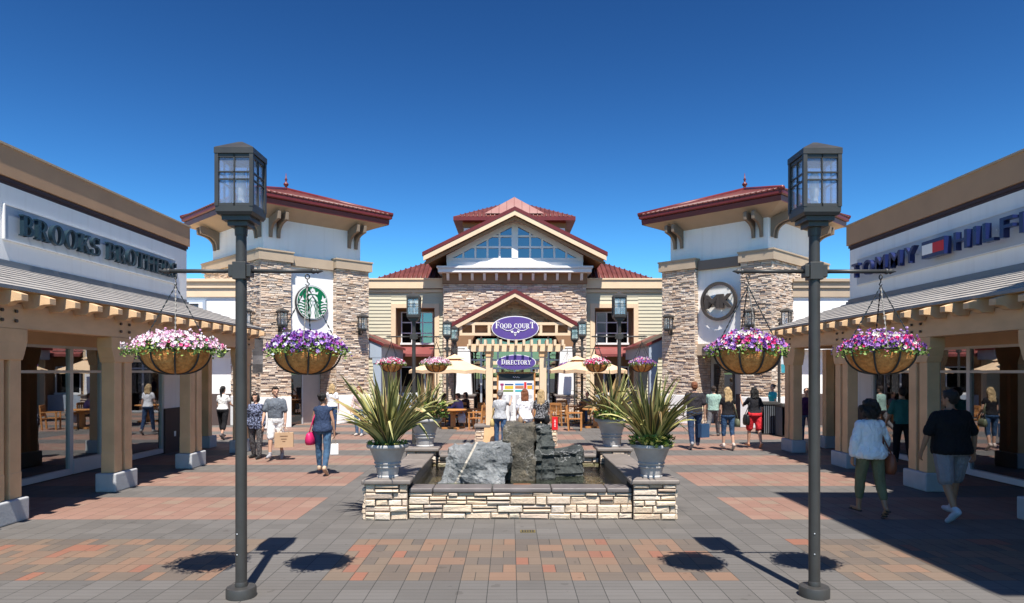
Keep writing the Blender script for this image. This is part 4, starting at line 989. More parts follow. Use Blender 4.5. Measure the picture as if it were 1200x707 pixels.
# ------------------------------------------------------------------ stone corner towers
AT = .22
def tower(side):
    C0 = V((AT+side*9.70, 25.9, 0)); k = math.sqrt(.5)
    ea, eb = V((-side*k, k, 0)), V((side*k, k, 0))
    Wp = lambda a, b, z: C0+ea*a+eb*b+V((0, 0, z))
    t = thing('tower_building', ('red-roofed stone corner tower bearing a round green emblem, left of food court' if side < 0 else 'red-roofed stone corner tower bearing a dark letter ring, right of food court'), 'building', C0, 'stone towers at the plaza corners')
    rng = random.Random(20+side)
    def wb(mb, a0, a1, b0, b1, z0, z1, mi=0):
        c = Wp((a0+a1)/2, (b0+b1)/2, (z0+z1)/2); mb.obox(c, ea*(a1-a0)/2, eb*(b1-b0)/2, (0, 0, (z1-z0)/2), mi)
    A, B = 4.8, 5.4
    m = MB(); wb(m, .0, 1.24, 0, B, 1.2, 6.44); wb(m, 3.242, A, 0.001, B, 1.2, 6.44); m.build('pier_core', M['mortar'], t)
    m = MB(); wb(m, 1.24, 3.24, .22, B-.01, 2.85, 6.4); m.build('recess_wall', M['stucco'], t)
    m = MB(); wb(m, 1.24, 3.24, .12, .219, 2.85, 3.32); m.build('lintel_band', M['band'], t)
    m = MB(); wb(m, 1.24, 3.24, 1.3, 1.6, 0, 2.85); m.build('entrance_wall', pm('entry_beige', (.52, .48, .43), .8, .1, 2, .1), t)
    m = MB(); wb(m, 1.25, 2.1, 1.27, 1.299, 0, 1.25); m.build('wainscot', M['brown_dark'], t)
    # entrance door
    da = 2.15 if side > 0 else 1.5
    d = MB(); wb(d, da, da+.06, 1.2, 1.298, 0, 2.5); wb(d, da+.84, da+.9, 1.2, 1.298, 0, 2.5); wb(d, da+.06, da+.84, 1.2, 1.298, 2.42, 2.5)
    dd = d.build('entrance_door', M['alum'] if side < 0 else M['bronze'], t)
    d = MB(); wb(d, da+.06, da+.84, 1.23, 1.29, .02, 2.42); d.build('glass', M['glass_dark'], dd)
    m = MB(); wb(m, -.07, 1.235, -.07, B, 0, 1.2); wb(m, 3.245, A+.07, -.07, B, 0, 1.2); m.build('plinth', M['stucco'], t, bevel=.02)
    m = MB()
    ledge(m, Wp(0, 0, 1.2), ea, (0, 0, 1), -eb, 1.24, 5.24, (.055, .11), (.12, .46), (.02, .06), rng=rng)
    ledge(m, Wp(3.24, 0, 1.2), ea, (0, 0, 1), -eb, A-3.24, 5.24, (.055, .11), (.12, .46), (.02, .06), rng=rng)
    ledge(m, Wp(0, -.03, 1.2), eb, (0, 0, 1), -ea, B, 5.24, (.055, .11), (.12, .46), (.02, .06), rng=rng)
    ledge(m, Wp(3.24, .24, 2.85), -eb, (0, 0, 1), -ea, .24, 3.55, (.08, .13), (.15, .3), (.01, .03), rng=rng)
    ledge(m, Wp(1.24, .24, 0), eb, (0, 0, 1), ea, 1.05, 2.85, (.08, .13), (.15, .4), (.01, .03), rng=rng)
    ledge(m, Wp(3.24, 1.25, 0), -eb, (0, 0, 1), -ea, 1.25, 2.85, (.08, .13), (.15, .4), (.01, .03), rng=rng)
    m.build('stone_veneer', M['stone_w'], t, recalc=False)
    m = MB(); wb(m, -.12, 1.3, -.12, B+.08, 6.44, 6.80); wb(m, -.15, 1.33, -.15, B+.1, 6.80, 6.86); wb(m, 3.18, A+.12, -.12, B+.08, 6.44, 6.80); wb(m, 3.15, A+.15, -.15, B+.1, 6.80, 6.86); m.build('pier_cap', M['band'], t)
    m = MB(); wb(m, 1.33, 3.15, .06, .3, 6.36, 6.74); m.build('recess_band', M['band'] if side < 0 else M['band_dark'], t)
    m = MB(); wb(m, .25, A-.25, .25, B-.25, 6.4, 8.2); m.build('upper_wall', M['stucco'], t)
    # soffit, fascia, roof
    e = .62
    def rect4(d_, z): return [Wp(-d_, -d_, z), Wp(A+d_, -d_, z), Wp(A+d_, B+d_, z), Wp(-d_, B+d_, z)]
    m = MB(); m.loft([rect4(-.25, 8.12), rect4(e, 8.48)], cap=False); m.build('soffit', M['band'], t)
    m = MB(); m.loft([rect4(e+.001, 8.46), rect4(e+.02, 8.66), rect4(e-.05, 8.66)], cap=False); m.loft([rect4(e+.03, 8.68), rect4(e+.10, 8.72), rect4(e+.10, 8.86), rect4(e-.02, 8.9)], cap=False); m.build('fascia', M['red_metal'], t)
    er = rect4(e+.12, 8.86); ap = Wp(A/2, B/2, 10.0)
    m = MB()
    for i in range(4): m.add([er[i], er[(i+1) % 4], ap], [(0, 1, 2)])
    rf = m.build('roof', M['red_roof'], t)
    m = MB()
    for i in range(4):
        a, b = er[i], er[(i+1) % 4]; L = (b-a).length; d_ = (b-a)/L; mid = (a+b)/2
        up = ap-mid
        nrm = d_.cross(up).normalized(); nrm = nrm if nrm.z > 0 else -nrm
        x = .11
        while x < L:
            hf = min(x/(L/2), (L-x)/(L/2)); 
            if hf > .03: m.tube([a+d_*x+nrm*.01, a+d_*x+up*hf+nrm*.01], .05, 6)
            x += .22
    m.build('tile_roll', M['red_roof'], rf, smooth=True)
    m = MB()
    for i in range(4): m.tube([er[i]+V((0, 0, .03)), ap+V((0, 0, .05))], .085, 8)
    m.build('hip_cap', M['red_metal'], rf, smooth=True)
    m = MB(); m.lathe([(.16, 0), (.16, .08), (.07, .14), (.05, .22), (.11, .29), (.11, .34), (.05, .40), (.03, .47), (.065, .52), (.03, .58), (.008, .8)], 14, tuple(ap-V((0, 0, .05)))); m.build('finial', M['red_metal'], rf, smooth=True)
    # eave brackets in pairs
    def bracket(p, out):
        al = out.cross(V((0, 0, 1)))
        prof = [(0, 0), (0, -.75)]+[(.10, -.78), (.12, -.62)]+[(.12+.55*(1-math.cos(R(q))), -.62+.42*math.sin(R(q))) for q in (15, 30, 45, 60, 75)]+[(.78, -.16), (.80, .12), (.72, .16)]
        mb = MB(); mb.prism([p-al*.06+out*a+V((0, 0, b)) for a, b in prof], al*.12); mb.build('bracket', M['bronze'] if False else pm('bracket_taupe', (.24, .18, .13), .7, .1, 3, .1), t, bevel=.01)
    for a in (.5, .82, 3.98, 4.3): bracket(Wp(a, .25, 8.15), -eb)
    for b in (.5, .82, 4.5, 4.85): bracket(Wp(.25, b, 8.15), -ea)
    # canopy between tower and food court
    x0 = AT+side*7.3; x1 = AT+side*5.85
    m = MB(); m.prism([(x0, 30.4, 3.95), (x1, 30.4, 3.30), (x1, 30.4, 3.42), (x0, 30.4, 4.07)], (0, 6.3, 0)); m.build('canopy_roof', M['red_metal'], t)
    m = MB(); m.prism([(x0, 30.46, 2.80), (x1+side*.12, 30.46, 2.80), (x1+side*.12, 30.46, 3.34), (x0, 30.46, 3.93)], (0, 6.2, 0)); m.build('canopy_fascia', M['stucco_blue'], t)
    m = MB(); m.box(min(x1+side*.15, x1+side*.5), max(x1+side*.15, x1+side*.5), 30.5, 30.85, 0, 2.8); m.box(min(x1+side*.12, x1+side*.53), max(x1+side*.12, x1+side*.53), 30.47, 30.88, 2.55, 2.795); m.build('canopy_post', M['stucco_blue'], t)
    return t, Wp, ea, eb
TL = tower(-1); TR_ = tower(1)

def emblem():
    t, Wp, ea, eb = TL; n = -eb; up = V((0, 0, 1))
    c = Wp(2.2, .20, 0)+V((0, 0, pz(355.2, 27.46))); r_ = .70
    s = thing('round_sign', 'round green sign with a crowned long-haired figure in a white ring', 'sign', c)
    m = MB(); m.prism(disc_poly(c, ea, up, r_, r_, 56), n*.14); m.build('sign_box', M['metal_dark'], s)
    def at(x, z, d): return c+ea*x*r_+up*z*r_+n*d
    m = MB(); m.prism(disc_poly(c+n*.141, ea, up, r_*.975, r_*.975, 56), n*.006); m.build('white_face', M['signwhite'], s)
    m = MB(); m.prism(disc_poly(c+n*.148, ea, up, r_*.94, r_*.94, 56), n*.006); m.build('green_field', M['green'], s)
    wm = MB(); gm_ = MB()
    def poly(mb, pts, d): mb.prism([at(x, z, d) for x, z in pts], n*.005)
    def strip(mb, pts, w0, w1, d):
        N = len(pts)
        for i in range(N-1):
            (xa, za), (xb, zb) = pts[i], pts[i+1]; dx, dz = xb-xa, zb-za; l = math.hypot(dx, dz); px_, pz_ = -dz/l, dx/l
            wa = w0+(w1-w0)*i/(N-1); wb_ = w0+(w1-w0)*(i+1)/(N-1)
            poly(mb, [(xa+px_*wa, za+pz_*wa), (xb+px_*wb_, zb+pz_*wb_), (xb-px_*wb_, zb-pz_*wb_), (xa-px_*wa, za-pz_*wa)], d+(i % 3)*.0007)
    # hair mass, wavy locks
    poly(wm, [(-.34, .10), (-.28, .34), (-.12, .46), (.12, .46), (.28, .34), (.34, .10), (.42, -.15), (.36, -.45), (.50, -.74), (.2, -.9), (-.2, -.9), (-.50, -.74), (-.36, -.45), (-.42, -.15)], .155)
    for sg in (-1, 1):
        for k in range(3):
            x0 = .20+.085*k
            strip(gm_, [(sg*(x0-.01), .22-.1*k), (sg*(x0+.06), 0), (sg*(x0-.0), -.22), (sg*(x0+.05), -.45), (sg*(x0+.02), -.64), (sg*(x0-.02), -.86+.04*k)], .027, .022, .161)
        # side waves (tails) and fins
        for k in range(5):
            z = .02-.16*k
            xo = math.sqrt(max(.02, .9*.9-z*z)); 
            strip(wm, [(sg*.52, z-.06), (sg*min(.72, xo), z+.02), (sg*(xo-.01), z+.01)], .03, .045, .156)
        poly(wm, [(sg*.52, .16), (sg*.80, .06), (sg*.84, .36), (sg*.72, .30), (sg*.62, .48), (sg*.60, .28)], .156)
    # face and body
    poly(wm, [(-.14, .18), (-.13, -.02), (-.06, -.12), (.06, -.12), (.13, -.02), (.14, .18), (.08, .30), (-.08, .30)], .163)
    poly(gm_, [(-.145, .29), (.145, .29), (.18, .20), (.1, .33), (-.1, .33), (-.18, .20)], .162)
    for sg in (-1, 1): poly(gm_, [(sg*.03, .135), (sg*.11, .15), (sg*.12, .10), (sg*.03, .095)], .169)
    poly(gm_, [(-.015, .09), (.015, .09), (.02, .0), (-.02, .0)], .169); poly(gm_, [(-.05, -.045), (.05, -.045), (.02, -.075), (-.02, -.075)], .169)
    poly(wm, [(-.06, -.16), (.06, -.16), (.14, -.32), (.10, -.55), (.16, -.90), (-.16, -.90), (-.10, -.55), (-.14, -.32)], .163)
    for sg in (-1, 1):
        strip(gm_, [(sg*.10, .30), (sg*.165, .18), (sg*.155, -.02), (sg*.08, -.14), (sg*.10, -.20), (sg*.17, -.34), (sg*.125, -.56), (sg*.19, -.88)], .020, .022, .169)
    # crown with star
    poly(gm_, [(-.28, .46), (.28, .46), (.28, .52), (-.28, .52)], .158)
    poly(wm, [(-.30, .50), (.30, .50), (.36, .68), (.18, .60), (.12, .78), (0, .62), (-.12, .78), (-.18, .60), (-.36, .68)], .156)
    st = []
    for k in range(10):
        rr = .15 if k % 2 == 0 else .06; st.append((rr*math.sin(PI*k/5), .76+rr*math.cos(PI*k/5)))
    poly(wm, st, .160)
    wm.build('emblem_figure', M['signwhite'], s); gm_.build('emblem_lines', M['green'], s)
    t, Wp, ea, eb = TR_; n = -eb
    c = Wp(2.2, .20, 0)+V((0, 0, pz(353, 27.4)))
    s = thing('round_sign', 'dark bronze ring sign with two joined block letters on white wall', 'sign', c)
    ur = -ea
    m = MB(); ring_prism(m, c+n*.12, ur, up, n, .78, .78, .11, .12); m.build('ring', M['bronze'], s)
    m = MB(); sans(m, 'M', c+n*.13-ur*.60-up*.28, ur, up, n, .56, .68, .10, 0, .04); sans(m, 'K', c+n*.128+ur*.09-up*.28, ur, up, n, .56, .52, .098, 0, .04); m.build('lettering', M['bronze'], s)
    m = MB()
    for a in (.6, 2.5, 3.8, 5.6): m.tube([c+ur*.72*math.cos(a)+up*.72*math.sin(a)-n*.0, c+ur*.72*math.cos(a)+up*.72*math.sin(a)+n*.13], .02, 6)
    m.build('standoff', M['metal'], s)
    s = thing('name_plate', 'small dark name plate on the lintel of the right tower', 'sign', Wp(2.6, .1, 3.08))
    m = MB(); cc = Wp(2.5, .10, 3.08); m.obox(cc, ea*.45, n*.018, up*.13); m.build('plate', M['bronze'], s)
    m = MB(); m.obox(cc+n*.02, ea*.36, n*.002, up*.06); m.build('plate_face', M['alum'], s)
emblem()

# wall lanterns
def wall_lantern():
    t = thing('wall_lantern', 'x', 'lantern', (0, 0, 0), 'wall lanterns on the stone towers')
    # local frame: wall at y=0, outwards -y
    m = MB(); m.box(-.05, .05, -.03, 0, -.22, .12); m.tube([(0, -.02, -.12), (0, -.16, -.2), (0, -.26, -.08), (0, -.26, .02)], .022, 8); m.build('bracket', M['metal'], t)
    m = MB(); m.box(-.16, .16, -.42, -.10, .02, .07); m.box(-.11, .11, -.37, -.15, -.03, .02); m.build('tray', M['metal'], t)
    m = MB()
    for x in (-.13, .13):
        for y in (-.39, -.13): m.box(x-.016, x+.016, y-.016, y+.016, .07, .52)
    for x in (-.045, .045): m.box(x-.007, x+.007, -.396, -.384, .07, .52)
    m.build('cage', M['metal'], t)
    m = MB(); m.box(-.115, .115, -.375, -.145, .07, .52); m.build('glass', M['lampglass'], t)
    m = MB(); m.tube([(0, -.26, .07), (0, -.26, .30)], .03, 8); m.build('lamp_socket', M['signwhite'], t)
    m = MB(); m.loft([[(-a, -.26-a, z), (a, -.26-a, z), (a, -.26+a, z), (-a, -.26+a, z)] for a, z in ((.17, .52), (.19, .56), (.17, .60), (.03, .68))]); m.build('roof', M['metal'], t)
    return t
WL = wall_lantern()
first = True
for side, T_ in ((-1, TL), (1, TR_)):
    t, Wp, ea, eb = T_; nm = 'left' if side < 0 else 'right'
    spots = [(.72, 0, -eb, 'lantern on the inner pier beside the round sign of the %s tower' % nm), (4.3, 0, -eb, 'lantern on the pier nearest the food court of the %s tower' % nm), (0, .55, -ea, 'lantern round the corner facing the %s shop arcade' % nm)]
    for a, b, n, lab in spots:
        o = WL if first else copy_tree(WL); first = False
        p = Wp(a, b, 0)+n*.07; o.location = (p.x, p.y, 3.92); o.rotation_euler[2] = math.atan2(n.x, -n.y); o['label'] = 'dark '+lab

# plain walls that close the gaps between the shops and towers
def back_block(side):
    X = lambda q: AT+side*q
    t = thing('shop_building', ('low white shop with cream parapet and a blue-framed sign between arcade and tower' if side < 0 else 'low white shop with tan parapet seen between the right tower and arcade'), 'shop', (X(13.5), 27, 0))
    a, b = sorted((X(11.0), X(19)))
    m = MB(); m.box(a, b, 27.2, 34, 3.05, 5.15); m.box(a, b, 27.7, 34, 0, 3.04); m.build('wall', M['stucco'], t)
    m = MB(); m.box(a, b, 27.12, 34, 5.15, 5.5); m.box(a, b, 27.06, 34, 5.5, 5.58); m.box(a, b, 27.0, 34, 5.75, 5.86); m.box(a, b, 27.1, 34, 5.58, 5.75); m.build('parapet', M['tan_light'] if side < 0 else M['band'], t)
    m = MB(); m.box(a, b, 27.66, 27.699, 0, 1.28); m.build('wainscot', M['brown_dark'], t)
    m = MB(); m.box(a, b, 27.62, 27.699, 2.75, 3.04); m.build('lintel', M['white_trim'], t)
    if side < 0:
        s = thing('shop_sign', 'small white sign with dark block letters in a blue frame behind left arcade', 'sign', (-12.9, 27.1, 4.7))
        y = 27.19
        m = MB(); m.box(-15.2, -12.1, y-.10, y, 4.15, 5.02); m.build('sign_frame', M['stucco_blue'], s)
        m = MB(); m.box(-15.1, -12.2, y-.13, y-.1005, 4.25, 4.92); m.build('panel', M['signwhite'], s)
        l = MB(); sans(l, 'COFFEE', (-15.0, y-.131, 4.60), (1, 0, 0), (0, 0, 1), (0, -1, 0), .27, 2.65, .05, 0, .03); l.build('lettering', M['metal_dark'], s)
back_block(-1); back_block(1)
# ------------------------------------------------------------------ food court
AF = .24
def food_court():
    t = thing('food_court_building', 'red-roofed food court with gabled stone front and sage siding wings', 'building', (AF, 37, 0))
    rng = random.Random(3)
    def sx(a, b, f):
        for s in (-1, 1): f(*sorted((AF+s*a, AF+s*b)), s)
    # wings: lap siding round a deep window bay (bay 4.34..6.44 from the axis)
    def laps(mb, x0, x1, z0, z1, y):
        z = z0
        while z < z1-.01:
            ze = min(z+.19, z1); mb.add([(x0, y-.035, z), (x1, y-.035, z), (x1, y-.004, ze), (x0, y-.004, ze), (x0, y, z), (x1, y, z)], [(0, 1, 2, 3), (0, 1, 5, 4)]); z = ze
    for s in (-1, 1):
        X = lambda q: AF+s*q
        m = MB()
        for q0, q1, z0, z1 in ((3.8, 4.09, 0, 6.45), (6.69, 9.6, 0, 6.45), (4.09, 6.69, 5.86, 6.45)):
            laps(m, *sorted((X(q0), X(q1))), z0, z1, 37)
        m.build('siding', M['siding'], t, recalc=False)
        m = MB()
        for q0, q1, z0, z1 in ((3.8, 4.09, 0, 6.45), (6.69, 9.6, 0, 6.45), (4.09, 6.69, 5.86, 6.45)):
            a, b = sorted((X(q0), X(q1))); m.box(a, b, 37.003, 37.3, z0, z1)
        a, b = sorted((X(3.8), X(9.6))); m.box(a, b, 38.4, 44, 0, 6.4)
        m.build('wing_wall', M['band'], t)
        a, b = sorted((X(3.8), X(9.6)))
        m = MB(); m.box(a, b, 36.9, 37.4, 6.45, 6.62); m.box(a, b, 36.78, 37.4, 6.66, 7.12); m.box(a, b, 36.72, 37.4, 7.12, 7.2); m.build('wing_parapet', M['tan_light'], t)
        m = MB(); m.box(a, b, 36.86, 37.4, 6.621, 6.659); m.build('parapet_groove', M['stripe'], t)
        # bay surround and recess
        m = MB()
        for q0, q1, z0, z1 in ((4.09, 4.34, 0, 5.86), (6.44, 6.69, 0, 5.86), (4.34, 6.44, 5.61, 5.86)):
            a, b = sorted((X(q0), X(q1))); m.box(a, b, 36.92, 37.02, z0, z1)
        m.build('bay_surround', M['tan_light'], t, bevel=.01)
        a, b = sorted((X(4.34), X(6.44)))
        m = MB(); m.box(a, b, 37.7, 37.8, 0, 5.61); m.box(a-.1, a, 37.03, 37.8, 0, 5.7); m.box(b, b+.1, 37.03, 37.8, 0, 5.7); m.box(a, b, 37.03, 37.69, 5.61, 5.7); m.build('bay_recess', M['brown'], t)
        def win(name, q0, q1, z0, z1, nx, nz, y=37.66):
            a, b = sorted((X(q0), X(q1))); f = MB(); w_ = .06
            f.box(a, b, y-.05, y+.03, z1-w_, z1); f.box(a-.04, b+.04, y-.1, y+.03, z0-.05, z0+w_)
            f.box(a, a+w_, y-.049, y+.03, z0+w_, z1-w_); f.box(b-w_, b, y-.049, y+.03, z0+w_, z1-w_)
            for i in range(1, nx): xx = a+(b-a)*i/nx; f.box(xx-.03, xx+.03, y-.04, y+.03, z0+w_, z1-w_)
            for i in range(1, nz): zz = z0+(z1-z0)*i/nz; f.box(a+w_, b-w_, y-.036, y+.03, zz-.03, zz+.03)
            o = f.build(name, M['white_trim'], t)
            g_ = MB(); g_.box(a+w_, b-w_, y-.01, y+.0, z0+w_, z1-w_); g_.build('glass', M['glass_dark'], o)
        win('upper_window', 4.48, 6.26, 3.70, 5.46, 3, 3)
        win('lower_window', 4.9, 6.3, .95, 2.45, 2, 1)
        m = MB(); m.prism([(a+.06, 37.65, 3.55), (a+.06, 36.75, 3.12), (a+.06, 36.75, 2.98), (a+.06, 36.80, 2.98), (a+.06, 37.65, 3.30)], (b-a-.12, 0, 0)); m.build('awning', M['pink_metal'], t)
        m = MB(); m.box(a, b, 37.2, 37.5, 0, .9); m.build('planter_wall', M['stucco_blue'], t)
    # central stone block
    m = MB(); m.box(AF-3.8, AF-2.75, 36.5, 38.4, 0, 6.85); m.box(AF+2.75, AF+3.8, 36.5, 38.4, 0, 6.85); m.box(AF-2.75, AF+2.75, 36.5, 38.4, 6.05, 6.85); m.build('stone_core', M['mortar'], t)
    m = MB(); ledge(m, (AF-3.8, 36.5, 0), (1, 0, 0), (0, 0, 1), (0, -1, 0), 7.6, 6.85, (.07, .13), (.14, .5), (.02, .075), holes=[(1.3, 6.3, 0, 4.6)], rng=rng)
    ledge(m, (AF-3.8, 38, 0), (0, -1, 0), (0, 0, 1), (-1, 0, 0), 1.5, 6.85, (.08, .13), (.14, .5), (.01, .05), rng=rng)
    ledge(m, (AF+3.8, 36.5, 0), (0, 1, 0), (0, 0, 1), (1, 0, 0), 1.5, 6.85, (.08, .13), (.14, .5), (.01, .05), rng=rng)
    m.build('stone_veneer', M['stone_w'], t, recalc=False)
    # frieze with small white brackets, white ledge
    m = MB(); m.box(AF-3.86, AF+3.86, 36.36, 38.4, 6.86, 7.40); m.build('frieze', M['brown'], t)
    for k in range(12):
        x = AF-3.55+k*7.1/11
        m = MB(); m.prism([(x-.07, 36.357, 7.38), (x-.07, 36.357, 7.02), (x-.07, 36.27, 7.06), (x-.07, 36.10, 7.38)], (.14, 0, 0)); m.build('frieze_bracket', M['white_trim'], t)
    m = MB(); m.box(AF-4.05, AF+4.05, 35.95, 38.4, 7.405, 7.62); m.box(AF-4.12, AF+4.12, 35.88, 38.4, 7.625, 7.74); m.box(AF-3.6, AF+3.6, 36.05, 38.4, 7.745, 7.98); m.build('white_ledge', M['white_trim'], t, bevel=.01)
    # main gable: windows, frame
    gx, gz0, ga = 3.62, 7.985, 10.20; yw = 36.25; sl = (10.82-8.34)/4.8
    top = lambda x: ga-abs(x)*sl*1.03
    m = MB(); m.prism([(AF-gx, yw+.1, gz0), (AF+gx, yw+.1, gz0), (AF+gx, yw+.1, top(gx)+.05), (AF, yw+.1, ga+.15), (AF-gx, yw+.1, top(gx)+.05)], (0, 2.0, 0)); m.build('gable_wall', pm('gable_dark', (.03, .04, .05), .6, .1, 2, 0), t)
    m = MB(); f = MB(); w_ = .05
    xs = [-3.2+k*.64 for k in range(11)]
    def tri(x0, x1):
        return [(AF+x0, yw, gz0+.18), (AF+x1, yw, gz0+.18), (AF+x1, yw, top(x1)-.24), (AF+x0, yw, top(x0)-.24)]
    for s in (-1, 1):
        lo, hi = sorted((s*.16, s*3.2)); m.add(tri(lo, hi), [(0, 1, 2, 3)])
    m.build('gable_glass', M['glass_dark'], t)
    f.box(AF-gx, AF+gx, yw-.12, yw-.02, gz0, gz0+.2); f.box(AF-.17, AF+.17, yw-.14, yw-.018, gz0+.2, ga-.05)
    for s in (-1, 1):
        for k in range(1, 5):
            x = s*(.17+k*.64); zt = top(x)-.22
            if zt > gz0+.25: f.box(AF+x-w_, AF+x+w_, yw-.09, yw-.015, gz0+.2, zt)
        for z in (gz0+.78, gz0+1.36):
            xe = (ga-.24-z)/(sl*1.03)
            a, b = sorted((s*.17, s*xe))
            if b-a > .1: f.box(AF+a, AF+b, yw-.085, yw-.016, z-w_, z+w_)
        d_ = V((s*gx, 0, top(gx)-ga)); nrm = V((0, 0, 1))
        f.prism([(AF, yw-.11, ga-.26), (AF+s*gx, yw-.11, top(gx)-.26), (AF+s*gx, yw-.11, top(gx)+.05), (AF, yw-.11, ga+.05)], (0, .09, 0))
    f.build('gable_frame', M['white_trim'], t)
    # gable roof slab with barge boards and soffit
    def gable(apex, zend, half, y0, y1, thick, boards, names, soff=True):
        for s in (-1, 1):
            m = MB(); m.prism([(AF, y0, apex), (AF+s*half, y0, zend), (AF+s*half, y0, zend+thick), (AF, y0, apex+thick)], (0, y1-y0, 0)); r_ = m.build(names[0], M['red_metal'], t)
            n = int((y1-y0)/.4)
            m = MB(); m.prism([(AF, y0+.02, apex-boards-.001), (AF+s*(half-.06), y0+.02, zend-boards-.001), (AF+s*(half-.06), y0+.02, zend-.002), (AF, y0+.02, apex-.002)], (0, .12, 0)); m.build(names[1], M['tan_light'], t)
            if soff:
                m = MB(); m.prism([(AF, y0+.15, apex-.06), (AF+s*(half-.08), y0+.15, zend-.06), (AF+s*(half-.08), y0+.15, zend-.003), (AF, y0+.15, apex-.003)], (0, y1-y0-.2, 0)); m.build(names[2], M['brown'], t)
            m = MB(); m.prism([(AF+s*.0, y0+.16, apex-boards*1.9), (AF+s*(half-.1), y0+.16, zend-boards*1.9), (AF+s*(half-.1), y0+.16, zend-boards*1.2), (AF+s*.0, y0+.16, apex-boards*1.2)], (0, .1, 0)); m.build('inner_barge_board', M['brown'], t)
    gable(10.52, 8.16, 4.8, 35.3, 41, .20, .24, ('gable_roof', 'barge_board', 'gable_soffit'))
    # main hip roof behind
    x0, x1, y0, y1, ze, zr = AF-8.3, AF+8.3, 37.9, 51, 7.15, 10.6
    m = MB(); rl = 1.5; ym = (y0+y1)/2
    E = [V((x0, y0, ze)), V((x1, y0, ze)), V((x1, y1, ze)), V((x0, y1, ze))]; P, Q = V((AF-rl, ym, zr)), V((AF+rl, ym, zr))
    m.add(E+[P, Q], [(0, 1, 5, 4), (1, 2, 5), (2, 3, 4, 5), (3, 0, 4)])
    mr = m.build('main_roof', M['red_roof'], t)
    m = MB(); x = x0+.15
    while x < x1:
        a = V((x, y0, ze+.02)); 
        if x < P.x: fr_ = (x-x0)/(P.x-x0)
        elif x > Q.x: fr_ = (x1-x)/(x1-Q.x)
        else: fr_ = 1
        if fr_ > .04: m.tube([a, V((x, y0+(ym-y0)*fr_, ze+(zr-ze)*fr_+.02))], .05, 6)
        x += .26
    m.build('tile_roll', M['red_roof'], mr, smooth=True)
    m = MB(); m.box(x0+.3, x1-.3, y0+.3, y1-.3, 6.4, ze-.02); m.build('roof_base', M['tan_light'], t)
    # cupola with hip roof and metal gablet
    c0, c1 = AF-3.05, AF+3.05
    m = MB(); m.box(c0, c1, 40.2, 46.2, 8.2, 10.95); m.build('cupola_wall', M['brown'], t)
    for s in (-1, 1):
        a, b = sorted((AF+s*2.25, AF+s*2.85))
        m = MB(); m.box(a-.12, b+.12, 40.12, 40.198, 9.7, 10.6); o = m.build('cupola_window', M['white_trim'], t)
        m = MB(); m.box(a, (a+b)/2-.03, 40.09, 40.118, 9.8, 10.5); m.box((a+b)/2+.03, b, 40.09, 40.118, 9.8, 10.5); m.build('glass', M['glass_dark'], o)
    er = [V((AF-3.55, 39.6, 10.95)), V((AF+3.55, 39.6, 10.95)), V((AF+3.55, 46.8, 10.95)), V((AF-3.55, 46.8, 10.95))]; ap = V((AF, 43.2, 12.95))
    m = MB(); m.loft([er, [p+V((0, 0, .22)) for p in er]]); m.build('cupola_fascia', M['red_metal'], t)
    m = MB(); e2 = [p+V((0, 0, .221)) for p in er]
    for i in range(4): m.add([e2[i], e2[(i+1) % 4], ap], [(0, 1, 2)])
    cr = m.build('cupola_roof', M['red_roof'], t)
    m = MB(); x = er[0].x+.15
    while x < er[1].x:
        fr_ = 1-abs(x-AF)/3.55
        if fr_ > .05: m.tube([(x, 39.6, 11.18), (x, 39.6+3.6*fr_, 11.18+1.77*fr_)], .045, 6)
        x += .25
    m.build('tile_roll', M['red_roof'], cr, smooth=True)
    m = MB(); m.add([(AF-1.75, 39.9, 11.42), (AF+1.75, 39.9, 11.42), (AF, 40.6, 12.55), (AF, 43.2, 12.9)], [(0, 1, 2), (0, 2, 3), (1, 3, 2)]); m.build('metal_gablet', M['pink_metal'], t)
    m = MB()
    for k in range(-3, 4):
        x = AF+k*.45; f_ = 1-abs(k*.45)/1.75
        m.tube([(x, 39.88, 11.42), (x, 39.88+.7*f_, 11.42+1.13*f_)], .018, 6)
    m.build('standing_seam', M['pink_metal'], cr)
    # entrance porch
    gable(6.20, 4.44, 3.3, 34.9, 36.48, .20, .20, ('porch_roof', 'porch_barge_board', 'porch_soffit'))
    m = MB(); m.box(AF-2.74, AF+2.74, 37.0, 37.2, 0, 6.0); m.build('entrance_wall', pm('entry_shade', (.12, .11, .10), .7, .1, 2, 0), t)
    # glazed entrance with grid
    f = MB(); yg = 36.62
    xs = [-2.7, -1.8, -.9, 0, .9, 1.8, 2.7]
    for x in xs: f.box(AF+x-.05, AF+x+.05, yg-.08, yg, 0, 4.55)
    for z in (.0, 2.3, 2.75, 3.5, 4.5): f.box(AF-2.65, AF+2.65, yg-.07, yg-.01, z, z+.09)
    f.box(AF-.13, AF+.13, yg-.1, yg-.005, 4.6, 5.9)
    for s in (-1, 1): f.prism([(AF, yg-.09, 5.62), (AF+s*2.6, yg-.09, 4.6), (AF+s*2.6, yg-.09, 4.7), (AF, yg-.09, 5.74)], (0, .08, 0))
    e_ = f.build('entrance_frame', M['alum'], t)
    m = MB(); m.prism([(AF-2.7, yg-.03, .1), (AF+2.7, yg-.03, .1), (AF+2.7, yg-.03, 4.6), (AF, yg-.03, 5.68), (AF-2.7, yg-.03, 4.6)], (0, .01, 0)); m.build('glass', M['glass_dark'], e_)
    # truss beam frame
    yt = 35.02; m = MB()
    m.box(AF-2.85, AF+2.85, yt, yt+.16, 4.56, 4.70); m.box(AF-2.85, AF+2.85, yt, yt+.16, 4.02, 4.16)
    for x in (-2.85, -2.2, -1.4, 1.26, 2.06, 2.71): m.box(AF+x, AF+x+.14, yt+.004, yt+.156, 4.161, 4.559)
    m.build('truss_frame', M['tan_light'], t)
